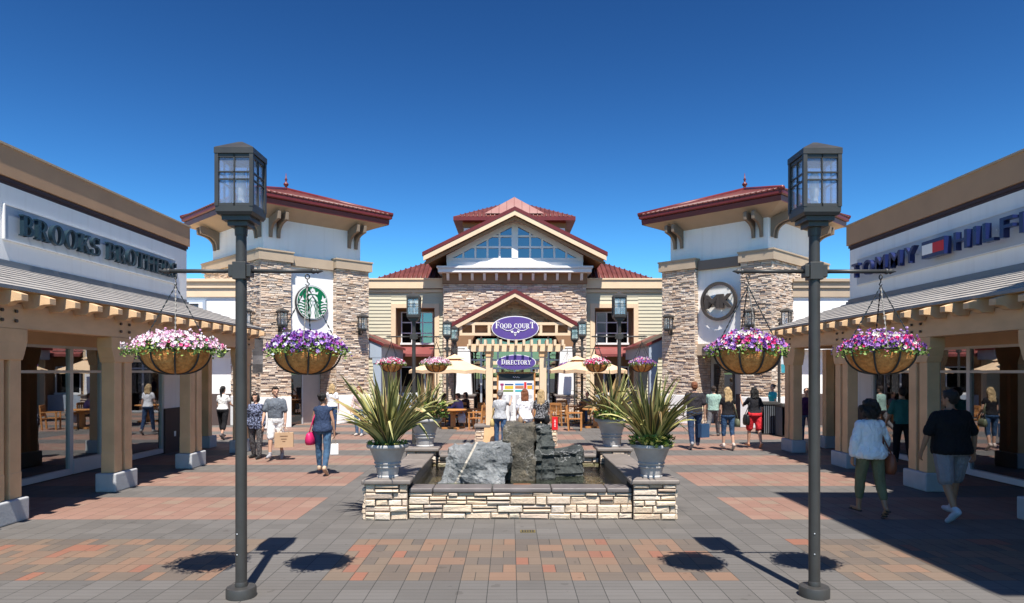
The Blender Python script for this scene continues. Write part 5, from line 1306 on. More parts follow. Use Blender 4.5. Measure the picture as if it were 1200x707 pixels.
    m = MB(); m.box(AF-2.7, AF+2.7, yt+.3, yt+.36, 4.0, 4.7); m.build('truss_backing', M['brown'], t)
    # tapered porch piers on stone
    for s in (-1, 1):
        xc = AF+s*2.62
        rr = lambda h_, z, xo=0: [(xc-h_+xo, 34.9, z), (xc+h_+xo, 34.9, z), (xc+h_+xo, 34.9+2*h_, z), (xc-h_+xo, 34.9+2*h_, z)]
        m = MB(); m.loft([rr(.42, 1.0), rr(.30, 3.45)]); pr = m.build('porch_pier', M['stucco'], t, bevel=.01)
        m = MB(); m.loft([rr(.34, 3.45), rr(.36, 3.62), rr(.55, 4.0)]); m.build('pier_corbel', M['brown'], pr)
        m = MB(); m.box(xc-.52, xc+.52, 34.8, 35.9, 0, .92); m.build('pier_base', M['mortar'], pr)
        m = MB(); ledge(m, (xc-.52, 34.8, 0), (1, 0, 0), (0, 0, 1), (0, -1, 0), 1.04, .92, (.08, .13), (.15, .4), (.02, .06), rng=rng); m.build('stone_veneer', M['stone_w'], pr, recalc=False)
        m = MB(); m.box(xc-.6, xc+.6, 34.7, 35.98, .92, 1.0); m.build('pier_cap', M['cap_l'], pr)
    m = MB(); m.box(AF+2.5, AF+2.72, 34.88, 34.9, 2.2, 2.5); m.build('wall_notice', M['metal'], t)
    return t
food_court()
def oval_sign(label, c, rx, rz, text, th, tw, sizes, tz, vine=False, name='oval_sign'):
    s = thing(name, label, 'sign', c, 'purple oval signs'); c = V(c); u, v, n = V((1, 0, 0)), V((0, 0, 1)), V((0, -1, 0))
    m = MB(); m.prism(disc_poly(c, u, v, rx, rz, 56), n*.08); m.build('sign_board', M['signwhite'], s)
    m = MB(); m.prism(disc_poly(c+n*.0805, u, v, rx*.965, rz-rx*.035, 56), n*.01); m.build('purple_field', M['purple'], s)
    l = MB(); serif(l, text, c+n*.091-u*tw/2+v*tz, u, v, n, th, tw, .014, 0, sizes); l.build('lettering', M['signwhite'], s)
    if vine:
        m = MB()
        for sg in (-1, 1):
            pts = [c+n*.10+u*sg*(rx*.54-rx*.5*k/10)+v*(-.02*rz-.22*rz*math.sin(PI*k/10)+.02*rz*k/10) for k in range(11)]
            m.tube(pts, .016, 6)
            m.prism([c+n*.095+u*sg*rx*a-v*rz*b for a, b in ((.07, .30), (.10, .20), (.15, .24), (.20, .22), (.17, .34), (.13, .42))], n*.012)
        for k, (a, b) in enumerate([(-.045, .40), (0, .38), (.045, .40), (-.025, .52), (.025, .52), (0, .63)]): m.ell(c+n*.1+u*a*rx-v*b*rz, (.030, .02, .030), 10, 6)
        m.build('vine_ornament', M['signwhite'], s)
oval_sign('large purple oval sign with white grape vine above the food court entrance', (.25, 34.93, pz(384.7, 34.9)), 1.21, .62, 'FOOD COURT', .24, 2.02, [1.35, 1, 1, 1, 1, 1, 1, 1, 1, 1.35], -.01, True)
# ------------------------------------------------------------------ directory kiosk
def kiosk():
    y = 19.9; ax = .17
    t = thing('directory_kiosk', 'cream pergola kiosk framing a map board on stone plinths', 'kiosk', (ax, y, 0))
    for s in (-1, 1):
        x = ax+s*.78
        m = MB(); m.box(x-.10, x+.10, y-.1, y+.1, .62, 2.62); p = m.build('post', M['tan_light'], t, bevel=.008)
        m = MB(); m.box(x-.12, x+.12, y-.12, y+.12, 2.62, 2.77); m.build('post_head', M['post'], p)
        m = MB(); m.loft([[(x-.14*a, y-.16*a, z), (x+.14*a, y-.16*a, z), (x+.14*a, y+.16*a, z), (x-.14*a, y+.16*a, z)] for a, z in ((1.25, 0), (1.0, .62))]); m.build('post_base', M['post'], p)
        xs = ax+s*(.98)
        m = MB(); m.box(xs-.19, xs+.19, y-.1, y+.4, 0, .56); st = m.build('plinth_core', M['mortar'], t)
        m = MB(); ledge(m, (xs-.19, y-.1, 0), (1, 0, 0), (0, 0, 1), (0, -1, 0), .38, .54, (.06, .1), (.12, .3), (.01, .04), rng=random.Random(4)); ledge(m, (xs+s*.19, y-.1 if s > 0 else y+.4, 0), (0, s, 0), (0, 0, 1), (s, 0, 0), .5, .54, (.06, .1), (.12, .3), (.01, .04), rng=random.Random(5)); m.build('stone_veneer', M['stone_f'], st, recalc=False)
        m = MB(); m.box(xs-.24, xs+.24, y-.17, y+.45, .56, .64); m.build('plinth_cap', M['cap_l'], st, bevel=.015)
        for k in range(7):
            z = .95+k*.24
            a, b = sorted((ax+s*.67, ax+s*.55)); m = MB(); m.box(a, b, y-.04, y+.04, z, z+.10); m.build('side_slat', M['tan_light'], t)
    for yy in (y-.16, y+.10):
        m = MB(); m.prism([(ax-1.42, yy, 2.86), (ax-1.30, yy, 2.77), (ax+1.30, yy, 2.77), (ax+1.42, yy, 2.86), (ax+1.42, yy, 2.98), (ax-1.42, yy, 2.98)], (0, .07, 0)); m.build('pergola_beam', M['tan_light'], t)
    for k in range(13):
        x = ax-1.33+k*2.66/12; m = MB(); m.box(x-.035, x+.035, y-.42, y+.45, 2.93, 3.10); m.build('pergola_rafter', M['tan_light'], t)
    m = MB(); m.box(ax-.56, ax+.56, y-.06, y+.05, .70, 2.17); m.build('board_frame', M['wood'], t, bevel=.006)
    m = MB(); m.box(ax-.51, ax+.51, y-.07, y-.0605, .76, 1.92); b = m.build('map_board', M['signwhite'], t)
    m = MB(); m.box(ax-.51, ax+.51, y-.07, y-.0602, 1.922, 2.12); hd = m.build('board_header', M['metal_dark'], t)
    m = MB(); pts = [(ax-.10+.02*k, y-.075, 2.02+.022*math.sin(k*1.9)) for k in range(11)]; m.tube(pts, .009, 6); m.build('script_mark', M['signwhite'], hd)
    cols = {'o': (.75, .38, .03), 'y': (.72, .50, .05), 'b': (.05, .25, .60), 't': (.02, .42, .45), 'r': (.65, .03, .03), 'n': (.03, .07, .20), 'm': (.32, .02, .12), 'g': (.20, .26, .05), 's': (.5, .2, .1)}
    cm = {k: pm('map_'+k, c, .5, .05, 3, 0) for k, c in cols.items()}
    for k, (x0, x1, z0, z1) in (('m', (-.46, -.36, 1.78, 1.84)), ('m', (-.43, -.39, 1.62, 1.78)), ('n', (-.33, -.08, 1.79, 1.83)), ('y', (-.33, -.08, 1.68, 1.77)), ('g', (-.38, -.08, 1.60, 1.65)), ('b', (-.03, .22, 1.79, 1.84)), ('s', (-.03, .22, 1.69, 1.77)), ('t', (-.03, .2, 1.60, 1.65)), ('r', (.23, .30, 1.70, 1.88)), ('n', (.31, .47, 1.80, 1.85)), ('o', (.32, .47, 1.68, 1.78)), ('b', (.475, .50, 1.66, 1.80))):
        m = MB(); m.box(ax+x0, ax+x1, y-.074, y-.0703, z0, z1); m.build('map_block', cm[k], b)
    m = MB(); rng = random.Random(2)
    for cx in (-.36, -.16, .04, .24, .42):
        z = 1.5
        while z > .9:
            w_ = rng.uniform(.08, .14); m.box(ax+cx-.06, ax+cx-.06+w_, y-.0725, y-.0703, z, z+.008); z -= .026
    m.build('map_text', pm('map_ink', (.25, .25, .27), .6, .1, 3, 0), b)
kiosk()
oval_sign('smaller purple oval sign on the map kiosk under the pergola', (.17, 19.78, 2.45), .57, .225, 'DIRECTORY', .125, .86, [1.2]+[1]*8, -.062)

# ------------------------------------------------------------------ fountain
WATER = .385
def fountain():
    a = .15
    t = thing('fountain', 'square pool fountain of stacked pale ledgestone with dark slate caps', 'fountain', (a, 12, 0))
    rng = random.Random(11); D = 2.29
    # front wall, low
    def veneer(name, segs, par):
        m = MB()
        for o, u, n, w_, h in segs: ledge(m, o, u, (0, 0, 1), n, w_, h, (.07, .125), (.14, .44), (.012, .06), .014, rng=rng)
        m.build(name, M['stone_f'], par, recalc=False)
    m = MB(); m.box(a-1.66, a+1.66, 10.16, 10.45, 0, .395); fw = m.build('front_wall', M['mortar'], t)
    veneer('stone_veneer', [((a-1.66, 10.16, 0), (1, 0, 0), (0, -1, 0), 3.32, .395)], fw)
    m = MB(); n = 5; xs = [a-1.655, a-1.30, a-.42, a+.46, a+1.28, a+1.655]
    for i in range(n): m.box(xs[i]+.004, xs[i+1]-.004, 10.105, 10.50, .396, .466)
    m.build('front_cap', M['cap'], fw, bevel=.022, segs=3)
    m = MB(); m.box(a-.10, a+.16, 10.44, 10.49, .4665, .470); m.build('bronze_plaque', pm('plaque_copper', (.35, .14, .06), .4, .2, 8, .1), fw)
    for s in (-1, 1):
        # front pillar
        x0, x1 = sorted((a+s*1.663, a+s*D))
        m = MB(); m.box(x0, x1, 10.08, 10.62, 0, .53); p = m.build('front_pillar', M['mortar'], t)
        ox = x1 if s > 0 else x0; ix = x0 if s > 0 else x1
        veneer('stone_veneer', [((x0, 10.08, 0), (1, 0, 0), (0, -1, 0), x1-x0, .53), ((ox, 10.08 if s > 0 else 10.62, 0), (0, s, 0), (s, 0, 0), .54, .53)], p)
        m = MB(); m.box(x0-.05, x1+.05, 10.005, 10.69, .531, .60); m.build('pillar_cap', M['cap_l'], p, bevel=.022, segs=3)
        # side wall
        x0, x1 = sorted((a+s*1.70, a+s*2.06))
        m = MB(); m.box(x0, x1, 10.63, 13.30, 0, .53); p = m.build('side_wall', M['mortar'], t)
        ox = x1 if s > 0 else x0
        veneer('stone_veneer', [((ox, 10.63 if s > 0 else 13.30, 0), (0, s, 0), (s, 0, 0), 2.67, .53)], p)
        m = MB(); c0, c1 = sorted((a+s*1.635, a+s*2.12))
        for i in range(3): m.box(c0, c1, 10.695+i*.86, 10.695+i*.86+.852, .531, .595)
        m.build('side_cap', M['cap_l'], p, bevel=.02, segs=3)
        m = MB(); b0, b1 = sorted((a+s*1.695, a+s*1.68)); m.box(b0, b1, 10.46, 13.5, .02, .53); m.build('basin_lining', M['grey_flash'], p)
        # rear pillar
        x0, x1 = sorted((a+s*1.60, a+s*2.18))
        m = MB(); m.box(x0, x1, 13.35, 13.9, 0, .63); p = m.build('rear_pillar', M['mortar'], t)
        veneer('stone_veneer', [((x0, 13.35, .33), (1, 0, 0), (0, -1, 0), x1-x0, .30), ((ox+s*.12, 13.35 if s > 0 else 13.9, 0), (0, s, 0), (s, 0, 0), .55, .63)], p)
        m = MB(); m.box(x0-.06, x1+.06, 13.27, 13.98, .631, .70); m.build('pillar_cap', M['cap_l'], p, bevel=.022, segs=3)
    m = MB(); m.box(a-1.59, a+1.59, 13.45, 13.8, 0, .50); p = m.build('rear_wall', M['mortar'], t)
    veneer('stone_veneer', [((a-1.59, 13.45, .3), (1, 0, 0), (0, -1, 0), 3.18, .2)], p)
    m = MB(); m.box(a-1.535, a+1.535, 13.36, 13.88, .501, .565); m.build('rear_cap', M['cap_l'], p, bevel=.02, segs=3)
    m = MB(); m.box(a-1.67, a+1.67, 10.46, 13.44, .004, .12); m.build('basin_floor', pm('basin_pebble', (.22, .15, .085), .8, .5, 9, .6, 18, base2=(.07, .06, .04)), t)
    m = MB(); rg = random.Random(9)
    for k in range(420):
        x, y = rg.uniform(a-1.62, a+1.62), rg.uniform(10.5, 13.4); r_ = rg.uniform(.02, .055)
        m.ell((x, y, .13), (r_, r_*rg.uniform(.6, 1), r_*.5), 7, 5)
    m.build('pebble_bed', stone_mat('pebbles', [(0, (.30, .17, .08)), (.4, (.14, .12, .08)), (.7, (.35, .25, .15)), (1, (.10, .10, .08))]), t, smooth=True)['kind'] = 'stuff'
    # water
    mw, nt, b, out = new_mat('water'); nt.nodes.remove(b)
    tr = nd(nt, 'ShaderNodeBsdfTransparent'); tr.inputs[0].default_value = (.66, .70, .60, 1)
    gl = nd(nt, 'ShaderNodeBsdfGlossy'); gl.inputs['Roughness'].default_value = .03
    fz = nd(nt, 'ShaderNodeFresnel'); fz.inputs[0].default_value = 1.34
    tc = nd(nt, 'ShaderNodeNewGeometry').outputs['Position']
    bp = nd(nt, 'ShaderNodeBump'); bp.inputs['Strength'].default_value = .45; bp.inputs['Distance'].default_value = .03
    nt.links.new(noise_n(nt, tc, 9, 3), bp.inputs['Height'])
    nt.links.new(bp.outputs[0], gl.inputs['Normal']); nt.links.new(bp.outputs[0], fz.inputs['Normal'])
    mx = nd(nt, 'ShaderNodeMixShader'); nt.links.new(mth(nt, 'MULTIPLY_ADD', fz.outputs[0], 1.0, .03), mx.inputs[0]); nt.links.new(tr.outputs[0], mx.inputs[1]); nt.links.new(gl.outputs[0], mx.inputs[2])
    nt.links.new(mx.outputs[0], out.inputs[0])
    m = MB(); m.quad((a-1.678, 10.46, WATER), (a+1.678, 10.46, WATER), (a+1.678, 13.45, WATER), (a-1.678, 13.45, WATER)); m.build('water', mw, t, recalc=False)
fountain()
def rock_mat(name, c1, c2, c3, vein, seam=None):
    m, nt, b, out = new_mat(name)
    tc = nd(nt, 'ShaderNodeTexCoord').outputs['Object']
    f = noise_n(nt, tc, 2.2, 8, .65)
    c = ramp(nt, f, [(.32, c1), (.5, c2), (.66, c3)])
    w = nd(nt, 'ShaderNodeTexVoronoi', feature='DISTANCE_TO_EDGE'); w.inputs['Scale'].default_value = 1.6
    mp = nd(nt, 'ShaderNodeVectorMath', operation='ADD')
    ns = nd(nt, 'ShaderNodeTexNoise'); ns.inputs['Scale'].default_value = 2.5; ns.inputs['Detail'].default_value = 5; nt.links.new(tc, ns.inputs['Vector'])
    nt.links.new(tc, mp.inputs[0]); nt.links.new(ns.outputs['Color'], mp.inputs[1]); nt.links.new(mp.outputs[0], w.inputs['Vector'])
    v = mth(nt, 'LESS_THAN', w.outputs['Distance'], .012)
    c = mixc(nt, mth(nt, 'MULTIPLY', v, .55), c, vein)
    if seam:
        sx_ = nd(nt, 'ShaderNodeSeparateXYZ'); nt.links.new(tc, sx_.inputs[0])
        dd = mth(nt, 'SUBTRACT', sx_.outputs[0], mth(nt, 'MULTIPLY_ADD', sx_.outputs[2], .52, -.43))
        c = mixc(nt, mth(nt, 'LESS_THAN', mth(nt, 'ABSOLUTE', mth(nt, 'ADD', dd, mth(nt, 'MULTIPLY', noise_n(nt, tc, 6, 3), .03))), .018), c, seam)
    sp = noise_n(nt, tc, 38, 4, .7)
    c = mixc(nt, mth(nt, 'MULTIPLY_ADD', sp, .9, -.15), c, (.45, .43, .4), 'MULTIPLY')
    nt.links.new(c, b.inputs['Base Color']); b.inputs['Roughness'].default_value = .55
    bump_to(nt, b, noise_n(nt, tc, 7, 9, .7), 1.0, .09)
    return m
def rock(label, pts, z0, mat, name='boulder', amp=.05, sub=5, seed=0, steps=None):
    """pts: plan polygon with per-vertex top heights; faceted and displaced into a rough block"""
    cx = sum(p[0] for p in pts)/len(pts); cy = sum(p[1] for p in pts)/len(pts)
    t = thing(name, label, 'rock', (cx, cy, z0), 'boulders in the fountain')
    bm = bmesh.new()
    lo = [bm.verts.new((p[0], p[1], z0)) for p in pts]; hi = [bm.verts.new((p[2], p[3], p[4])) for p in pts]
    n = len(pts); bm.faces.new(lo); bm.faces.new(hi)
    for i in range(n): bm.faces.new((lo[i], lo[(i+1) % n], hi[(i+1) % n], hi[i]))
    bmesh.ops.recalc_face_normals(bm, faces=bm.faces)
    bmesh.ops.triangulate(bm, faces=bm.faces)
    bmesh.ops.subdivide_edges(bm, edges=bm.edges, cuts=2, use_grid_fill=True)
    for k in range(3): bmesh.ops.subdivide_edges(bm, edges=[e for e in bm.edges if e.calc_length() > .035], cuts=1, use_grid_fill=True)
    bm.normal_update()
    for v in bm.verts:
        c = v.co*1.0+V((seed*7.1, seed*3.3, 0))
        d = noise.fractal(c*2.2, .9, 2.1, 5)*amp*1.3
        rdg = noise.ridged_multi_fractal(V((c.x*1.6+c.z*.8, c.y*1.6, c.z*2.4-c.x*.7)), .9, 2.2, 4, 1.0, 2.0); d += (rdg-1.2)*amp*.45
        cell = noise.cell(V((c.x*3.1+c.z, c.y*3, c.z*4)))*amp*.7
        if steps:
            zz = (v.co.z-z0)+noise.noise(c*1.5)*.05; f_ = (zz % steps)/steps
            d += (.5-f_)*amp*.8+noise.cell(V((math.floor(zz/steps)*3.3, c.x*2.2, seed)))*amp*.45
        v.co += v.normal*(d+cell*.4)
    me = bpy.data.meshes.new('rock_body'); bm.to_mesh(me); bm.free()
    for v in me.vertices: v.co -= V((cx, cy, z0))
    me.materials.append(mat); me.polygons.foreach_set('use_smooth', [True]*len(me.polygons))
    bm = bmesh.new(); bm.from_mesh(me)
    for e in bm.edges: e.smooth = len(e.link_faces) == 2 and e.calc_face_angle(0) < R(22)
    bm.to_mesh(me); bm.free()
    o = bpy.data.objects.new('rock_body', me); COL.objects.link(o); o.parent = t
    return t
rg1 = rock_mat('granite_pale', (.07, .08, .085), (.24, .255, .265), (.50, .51, .51), (.10, .10, .105), (.62, .56, .47))
rg2 = rock_mat('granite_mossy', (.05, .048, .042), (.135, .12, .09), (.23, .185, .12), (.38, .36, .33))
rg3 = rock_mat('granite_wet', (.022, .027, .027), (.065, .075, .072), (.14, .15, .145), (.5, .5, .5))
rock('pale grey split boulder with a slanting crack at the left of the pool', [(-1.12, 10.95, -1.05, 11.25, .90), (-.12, 10.9, -.02, 11.2, 1.0), (-.02, 11.9, .0, 11.9, 1.0), (-1.05, 12.0, -1.0, 12.0, .90)], .12, rg1, amp=.10, seed=1)
rock('tall brown mossy standing boulder in the middle of the pool', [(-.16, 11.35, -.10, 11.45, 1.28), (.42, 11.25, .40, 11.32, 1.27), (.46, 12.1, .40, 12.1, 1.28), (-.10, 12.2, -.06, 12.15, 1.30)], .12, rg2, amp=.05, seed=2)
rock('dark wet stepped boulder joined to the tall standing boulder', [(.44, 11.42, .43, 11.52, 1.27), (.74, 11.45, .70, 11.6, 1.26), (.72, 12.1, .68, 12.1, 1.27), (.46, 12.1, .44, 12.1, 1.27)], .12, rg3, amp=.06, seed=3, steps=.13)
rock('low dark ribbed boulder at the right of the pool', [(.72, 11.7, .72, 11.85, .80), (1.30, 11.75, 1.27, 11.9, .82), (1.32, 12.5, 1.28, 12.5, .84), (.76, 12.5, .76, 12.5, .80)], .12, rg3, amp=.05, seed=4, steps=.15)
def crack():
    pass

# ------------------------------------------------------------------ pots and plants
def leaf_mats():
    out = []
    for i, (c, d) in enumerate((((.06, .085, .025), (.36, .34, .12)), ((.09, .115, .033), (.45, .41, .16)), ((.055, .055, .03), (.34, .22, .09)))):
        out += [pm('flax_green%d' % i, c, .45, .3, 6, .1, 40), pm('flax_margin%d' % i, d, .5, .2, 6, .05, 40)]
    return out
LM = leaf_mats()
SUC = [pm('succulent_green', (.22, .33, .08), .5, .3, 8, .1), pm('succulent_yellow', (.50, .48, .14), .5, .3, 8, .1), pm('succulent_dark', (.06, .12, .03), .5, .3, 8, .1)]
def pot(label, x, y, z, h=.5, r=.32):
    t = thing('plant_pot', label, 'pot', (x, y, z), 'grey pots on the fountain corners')
    prof = [(.46*r, 0), (.52*r, 0), (.53*r, .04*h), (.48*r, .07*h), (.50*r, .10*h), (.54*r, .28*h), (.60*r, .30*h), (.61*r, .33*h), (.56*r, .35*h), (.57*r, .39*h), (.63*r, .41*h), (.64*r, .44*h), (.60*r, .46*h), (.84*r, .86*h), (.86*r, .87*h), (.94*r, .88*h), (.99*r, .91*h), (1.0*r, .96*h), (.97*r, h), (.90*r, h), (.87*r, .92*h)]
    m = MB(); m.lathe(prof, 40, (x, y, z)); m.build('pot_body', M['pot'], t, auto=50)
    m = MB(); m.lathe([(.0, .93*h), (.5*r, .95*h), (.88*r, .92*h)], 24, (x, y, z), cap=False); m.build('soil', M['soil'], t)
    return t
def flax(label, x, y, z, n=85, L=(.75, 1.15), spread=1., seed=1, tone=0):
    t = thing('flax_plant', label, 'plant', (x, y, z), 'spiky flax plants in the fountain pots')
    rg = random.Random(seed); m = MB()
    for k in range(n):
        az = rg.uniform(0, 2*PI); u = rg.random()
        tilt = R(3+74*spread*u**.75); ln = rg.uniform(*L)*(1-.10*u)*rg.choice((1, 1, .8, 1.06))
        w_ = rg.uniform(.022, .042); bend = R(rg.choice((4, 12, 22, 38, 60))*rg.uniform(.7, 1.3))*(.35+.8*u); tw = rg.uniform(-1.1, 1.1); az += 0
        r0 = rg.uniform(.0, .10); p = V((x+r0*math.cos(az), y+r0*math.sin(az), z)); N = 9
        rad = V((math.cos(az), math.sin(az), 0)); side = V((-math.sin(az), math.cos(az), 0))
        broken = rg.random() < .09; rows = []
        a = tilt*.55
        for i in range(N+1):
            s = i/N
            wd = w_*(.55+.9*min(s*4, 1)*.5)*(1-s**3.2)+.001
            d = rad*math.sin(a)+V((0, 0, math.cos(a)))
            nr = side.cross(d).normalized()
            sd = (side*math.cos(tw*s)+nr*math.sin(tw*s))
            fold = wd*.55*(1-s*.6)
            rows.append([p+sd*wd+nr*0, p+sd*wd*.55-nr*fold*.5*-1, p-nr*-fold, p-sd*wd*.55+nr*fold*.5, p-sd*wd])
            p = p+d*(ln/N)+side*(.012*math.sin(tw*3+s*4))
            a += tilt*.45/N+bend*2*s/N
            if broken and i == 5: a += R(65)
        o = rg.choice((0, 0, 2, 2, 4)) if tone == 0 else rg.choice((0, 4, 4, 2))
        yel = rg.random() < .24
        for i in range(N):
            for j in range(4):
                edge = j in (0, 3)
                m.add([rows[i][j], rows[i][j+1], rows[i+1][j+1], rows[i+1][j]], [(0, 1, 2, 3)], o+1 if (edge or (yel and rg.random() < .9)) else o)
    m.build('leaves', LM, t, recalc=False, smooth=False)
    m = MB(); m.ell((x, y, z+.02), (.12, .12, .07), 12, 6); m.build('crown', LM[0], t)
    return t
def succulents(label, x, y, z, r, n, seed, arc_=(0, 2*PI), size=.05, h=.1):
    t = thing('succulent_plant', label, 'plant', (x, y, z), 'low succulents in the fountain pots')
    rg = random.Random(seed); m = MB()
    for k in range(n):
        a = rg.uniform(*arc_); rr = r*math.sqrt(rg.uniform(.35, 1)); c = V((x+rr*math.cos(a), y+rr*math.sin(a), z+rg.uniform(0, h))); mi = rg.choice((0, 0, 1, 2))
        for q in range(9):
            b = 2*PI*q/9+rg.uniform(-.3, .3); e = rg.uniform(.1, 1.1); d = V((math.cos(b)*math.cos(e), math.sin(b)*math.cos(e), math.sin(e))); sd = V((-math.sin(b), math.cos(b), 0)); l = size*rg.uniform(.7, 1.2)
            m.add([c, c+d*l*.5+sd*l*.28, c+d*l, c+d*l*.5-sd*l*.28], [(0, 1, 2), (0, 2, 3)], mi if rg.random() < .85 else 1)
    m.build('leaves', SUC, t, recalc=False)
pot('front left grey moulded pot on its fountain corner', -1.86, 10.36, .60); pot('front right grey moulded pot with leafy rim', 2.14, 10.36, .60)
pot('rear left grey moulded pot with a green bush', -1.70, 13.62, .70, .56, .34); pot('rear right grey moulded pot with a dark spiky plant', 2.02, 13.62, .70, .56, .34)
flax('large green and cream striped flax in the front left pot', -1.86, 10.36, 1.06, 135, (.9, 1.3), 1.0, 3)
flax('large bronze-edged flax in the front right pot', 2.14, 10.36, 1.06, 115, (.85, 1.2), 1.0, 8, 0)
flax('brownish flax in the rear left pot', -1.70, 13.62, 1.22, 60, (.6, .95), 1.0, 5, 1)
flax('brownish flax in the rear right pot', 2.02, 13.62, 1.22, 80, (.75, 1.15), 1.05, 6, 1)
succulents('low green succulents round the front left pot rim', -1.86, 10.36, 1.07, .30, 46, 1, size=.05, h=.05)
succulents('bright green bushy succulents spilling over the front right pot', 2.14, 10.36, 1.05, .34, 95, 2, (PI*.85, PI*2.2), size=.075, h=.17)
succulents('rounded yellow-green bush in the rear left pot', -1.50, 13.55, 1.24, .26, 120, 3, size=.07, h=.32)
succulents('trailing yellow-green succulents in the rear right pot', 1.98, 13.5, 1.24, .34, 80, 4, (PI*.8, PI*2.1), size=.07, h=.14)

# ------------------------------------------------------------------ street lamps
def street_lamp():
    t = thing('street_lamp', 'x', 'street lamp', (0, 0, 0), 'twin-armed lamps with flower baskets')
    m = MB(); m.lathe([(.142, 0), (.142, .085), (.135, .098), (.06, .102)], 32); m.build('base', M['metal'], t, auto=40)
    m = MB(); m.tube([(0, 0, .1), (0, 0, 3.0), (0, 0, 3.55)], [.054, .053, .050], 20); m.lathe([(.058, .10), (.058, .14), (.053, .15)], 20); m.build('pole', M['metal'], t, auto=40)
    m = MB(); m.ell((-.02, -.053, .42), (.007, .004, .007), 8, 6); m.ell((-.02, -.053, .62), (.007, .004, .007), 8, 6); m.build('screw', M['alum'], t)
    m = MB(); m.box(-.065, .065, -.065, .065, 3.09, 3.26); m.box(-.11, -.066, -.05, .05, 3.115, 3.235); m.box(.066, .11, -.05, .05, 3.115, 3.235); m.build('arm_clamp', M['metal'], t, bevel=.006)
    for s in (-1, 1):
        m = MB(); m.tube([(s*.111, 0, 3.175), (s*.70, 0, 3.175)], .020, 12); ar = m.build('arm', M['metal'], t, smooth=True)
        m = MB(); m.tube([(s*.69, 0, 3.175), (s*.705, 0, 3.175), (s*.72, 0, 3.175), (s*.73, 0, 3.175), (s*.745, 0, 3.175), (s*.76, 0, 3.175), (s*.80, 0, 3.175)], [.024, .03, .024, .017, .028, .018, .004], 12); m.build('finial', M['metal'], ar, smooth=True)
    # lantern
    m = MB(); sq = lambda a, z: [(-a, -a, z), (a, -a, z), (a, a, z), (-a, a, z)]
    m.lathe([(.058, 3.52), (.062, 3.60), (.058, 3.62)], 20)
    m.loft([sq(.095, 3.60), sq(.095, 3.645)]); m.loft([sq(.135, 3.646), sq(.135, 3.69)]); m.loft([sq(.16, 3.691), sq(.176, 3.72), sq(.178, 3.77)])
    tr_ = m.build('lantern_tray', M['metal'], t)
    m = MB(); a = .165
    for x in (-1, 1):
        for y in (-1, 1): m.box(x*a-.018, x*a+.018, y*a-.018, y*a+.018, 3.77, 4.27)
    for k in range(4):
        rm = Matrix.Rotation(PI/2*k, 3, 'Z')
        def rb(x0, x1, z0, z1):
            c = rm @ V(((x0+x1)/2, -a, 0)); m.obox((c.x, c.y, (z0+z1)/2), rm @ V(((x1-x0)/2, 0, 0)), rm @ V((0, .008, 0)), (0, 0, (z1-z0)/2))
        rb(-.15, .15, 4.09, 4.103); rb(-.15, .15, 4.02, 4.033); rb(-.006, .006, 3.771, 4.265)
        rb(-.147, .147, 4.235, 4.268); rb(-.147, .147, 3.772, 3.80)
    m.build('lantern_frame', M['metal'], t)
    for k in range(4):
        rm = Matrix.Rotation(PI/2*k, 3, 'Z'); m = MB(); c = rm @ V((0, -.158, 0)); m.obox((c.x, c.y, 4.02), rm @ V((.146, 0, 0)), rm @ V((0, .002, 0)), (0, 0, .245)); m.build('pane', M['lampglass'], t)
    m = MB(); m.lathe([(.05, 3.772), (.05, 3.80), (.035, 3.82), (.035, 3.9), (.045, 3.92), (.045, 4.1), (.03, 4.14)], 16); m.build('lamp', M['white_trim'], t, smooth=True)
    m = MB(); m.loft([sq(.187, 4.27), sq(.187, 4.325), sq(.175, 4.335), sq(.02, 4.43)]); m.build('lantern_roof', M['metal'], t)
    return t
LAMP = street_lamp()
lamps = [(-2.625, 6.66, 'tall dark lamp post in front at the left with Craftsman lantern'), (2.975, 6.68, 'tall dark lamp post in front at the right beside the broad shadow'), (-2.74, 19.4, 'dark lamp post standing behind the front left flax'), (3.08, 19.3, 'dark lamp post standing behind the front right flax'),
         (-2.76, 29.9, 'outer dark lamp post beside the left terrace umbrella'), (3.12, 29.7, 'outer dark lamp post beside the right terrace umbrella'), (-2.74, 33.6, 'farthest lamp post before the left white porch pier'), (3.16, 33.5, 'farthest lamp post before the right white porch pier')]
for i, (x, y, lab) in enumerate(lamps):
    o = LAMP if i == 0 else copy_tree(LAMP); o.location = (x, y, 0); o['label'] = lab
# ------------------------------------------------------------------ hanging baskets
COIR = pm('coir_liner', (.90, .40, .12), .95, .6, 26, 1.0, 50, base2=(.46, .17, .04), dist=.03, detail=8)
PET = {'pw': [((.80, .64, .70), 5), ((.76, .42, .56), 3.5), ((.72, .12, .30), 1.2), ((.80, .77, .74), 2.5), ((.62, .30, .46), 1)], 'pu': [((.19, .07, .34), 4), ((.31, .13, .43), 4), ((.50, .32, .66), 3), ((.36, .06, .34), 2), ((.80, .76, .85), 1)],
       'mx': [((.21, .07, .34), 4), ((.36, .17, .48), 3.5), ((.66, .03, .20), 2.5), ((.74, .18, .40), 1.8), ((.82, .78, .70), 1.0), ((.55, .36, .66), 1.5)], 'rd': [((.80, .72, .75), 4), ((.66, .03, .16), 3), ((.75, .25, .42), 3)]}
FOL = [pm('basket_leaf', (.075, .15, .03), .6, .3, 9, 0), pm('basket_leaf_pale', (.26, .36, .08), .6, .3, 9, 0)]
YEL = pm('flower_eye', (.55, .45, .10), .7, .1, 9, 0)
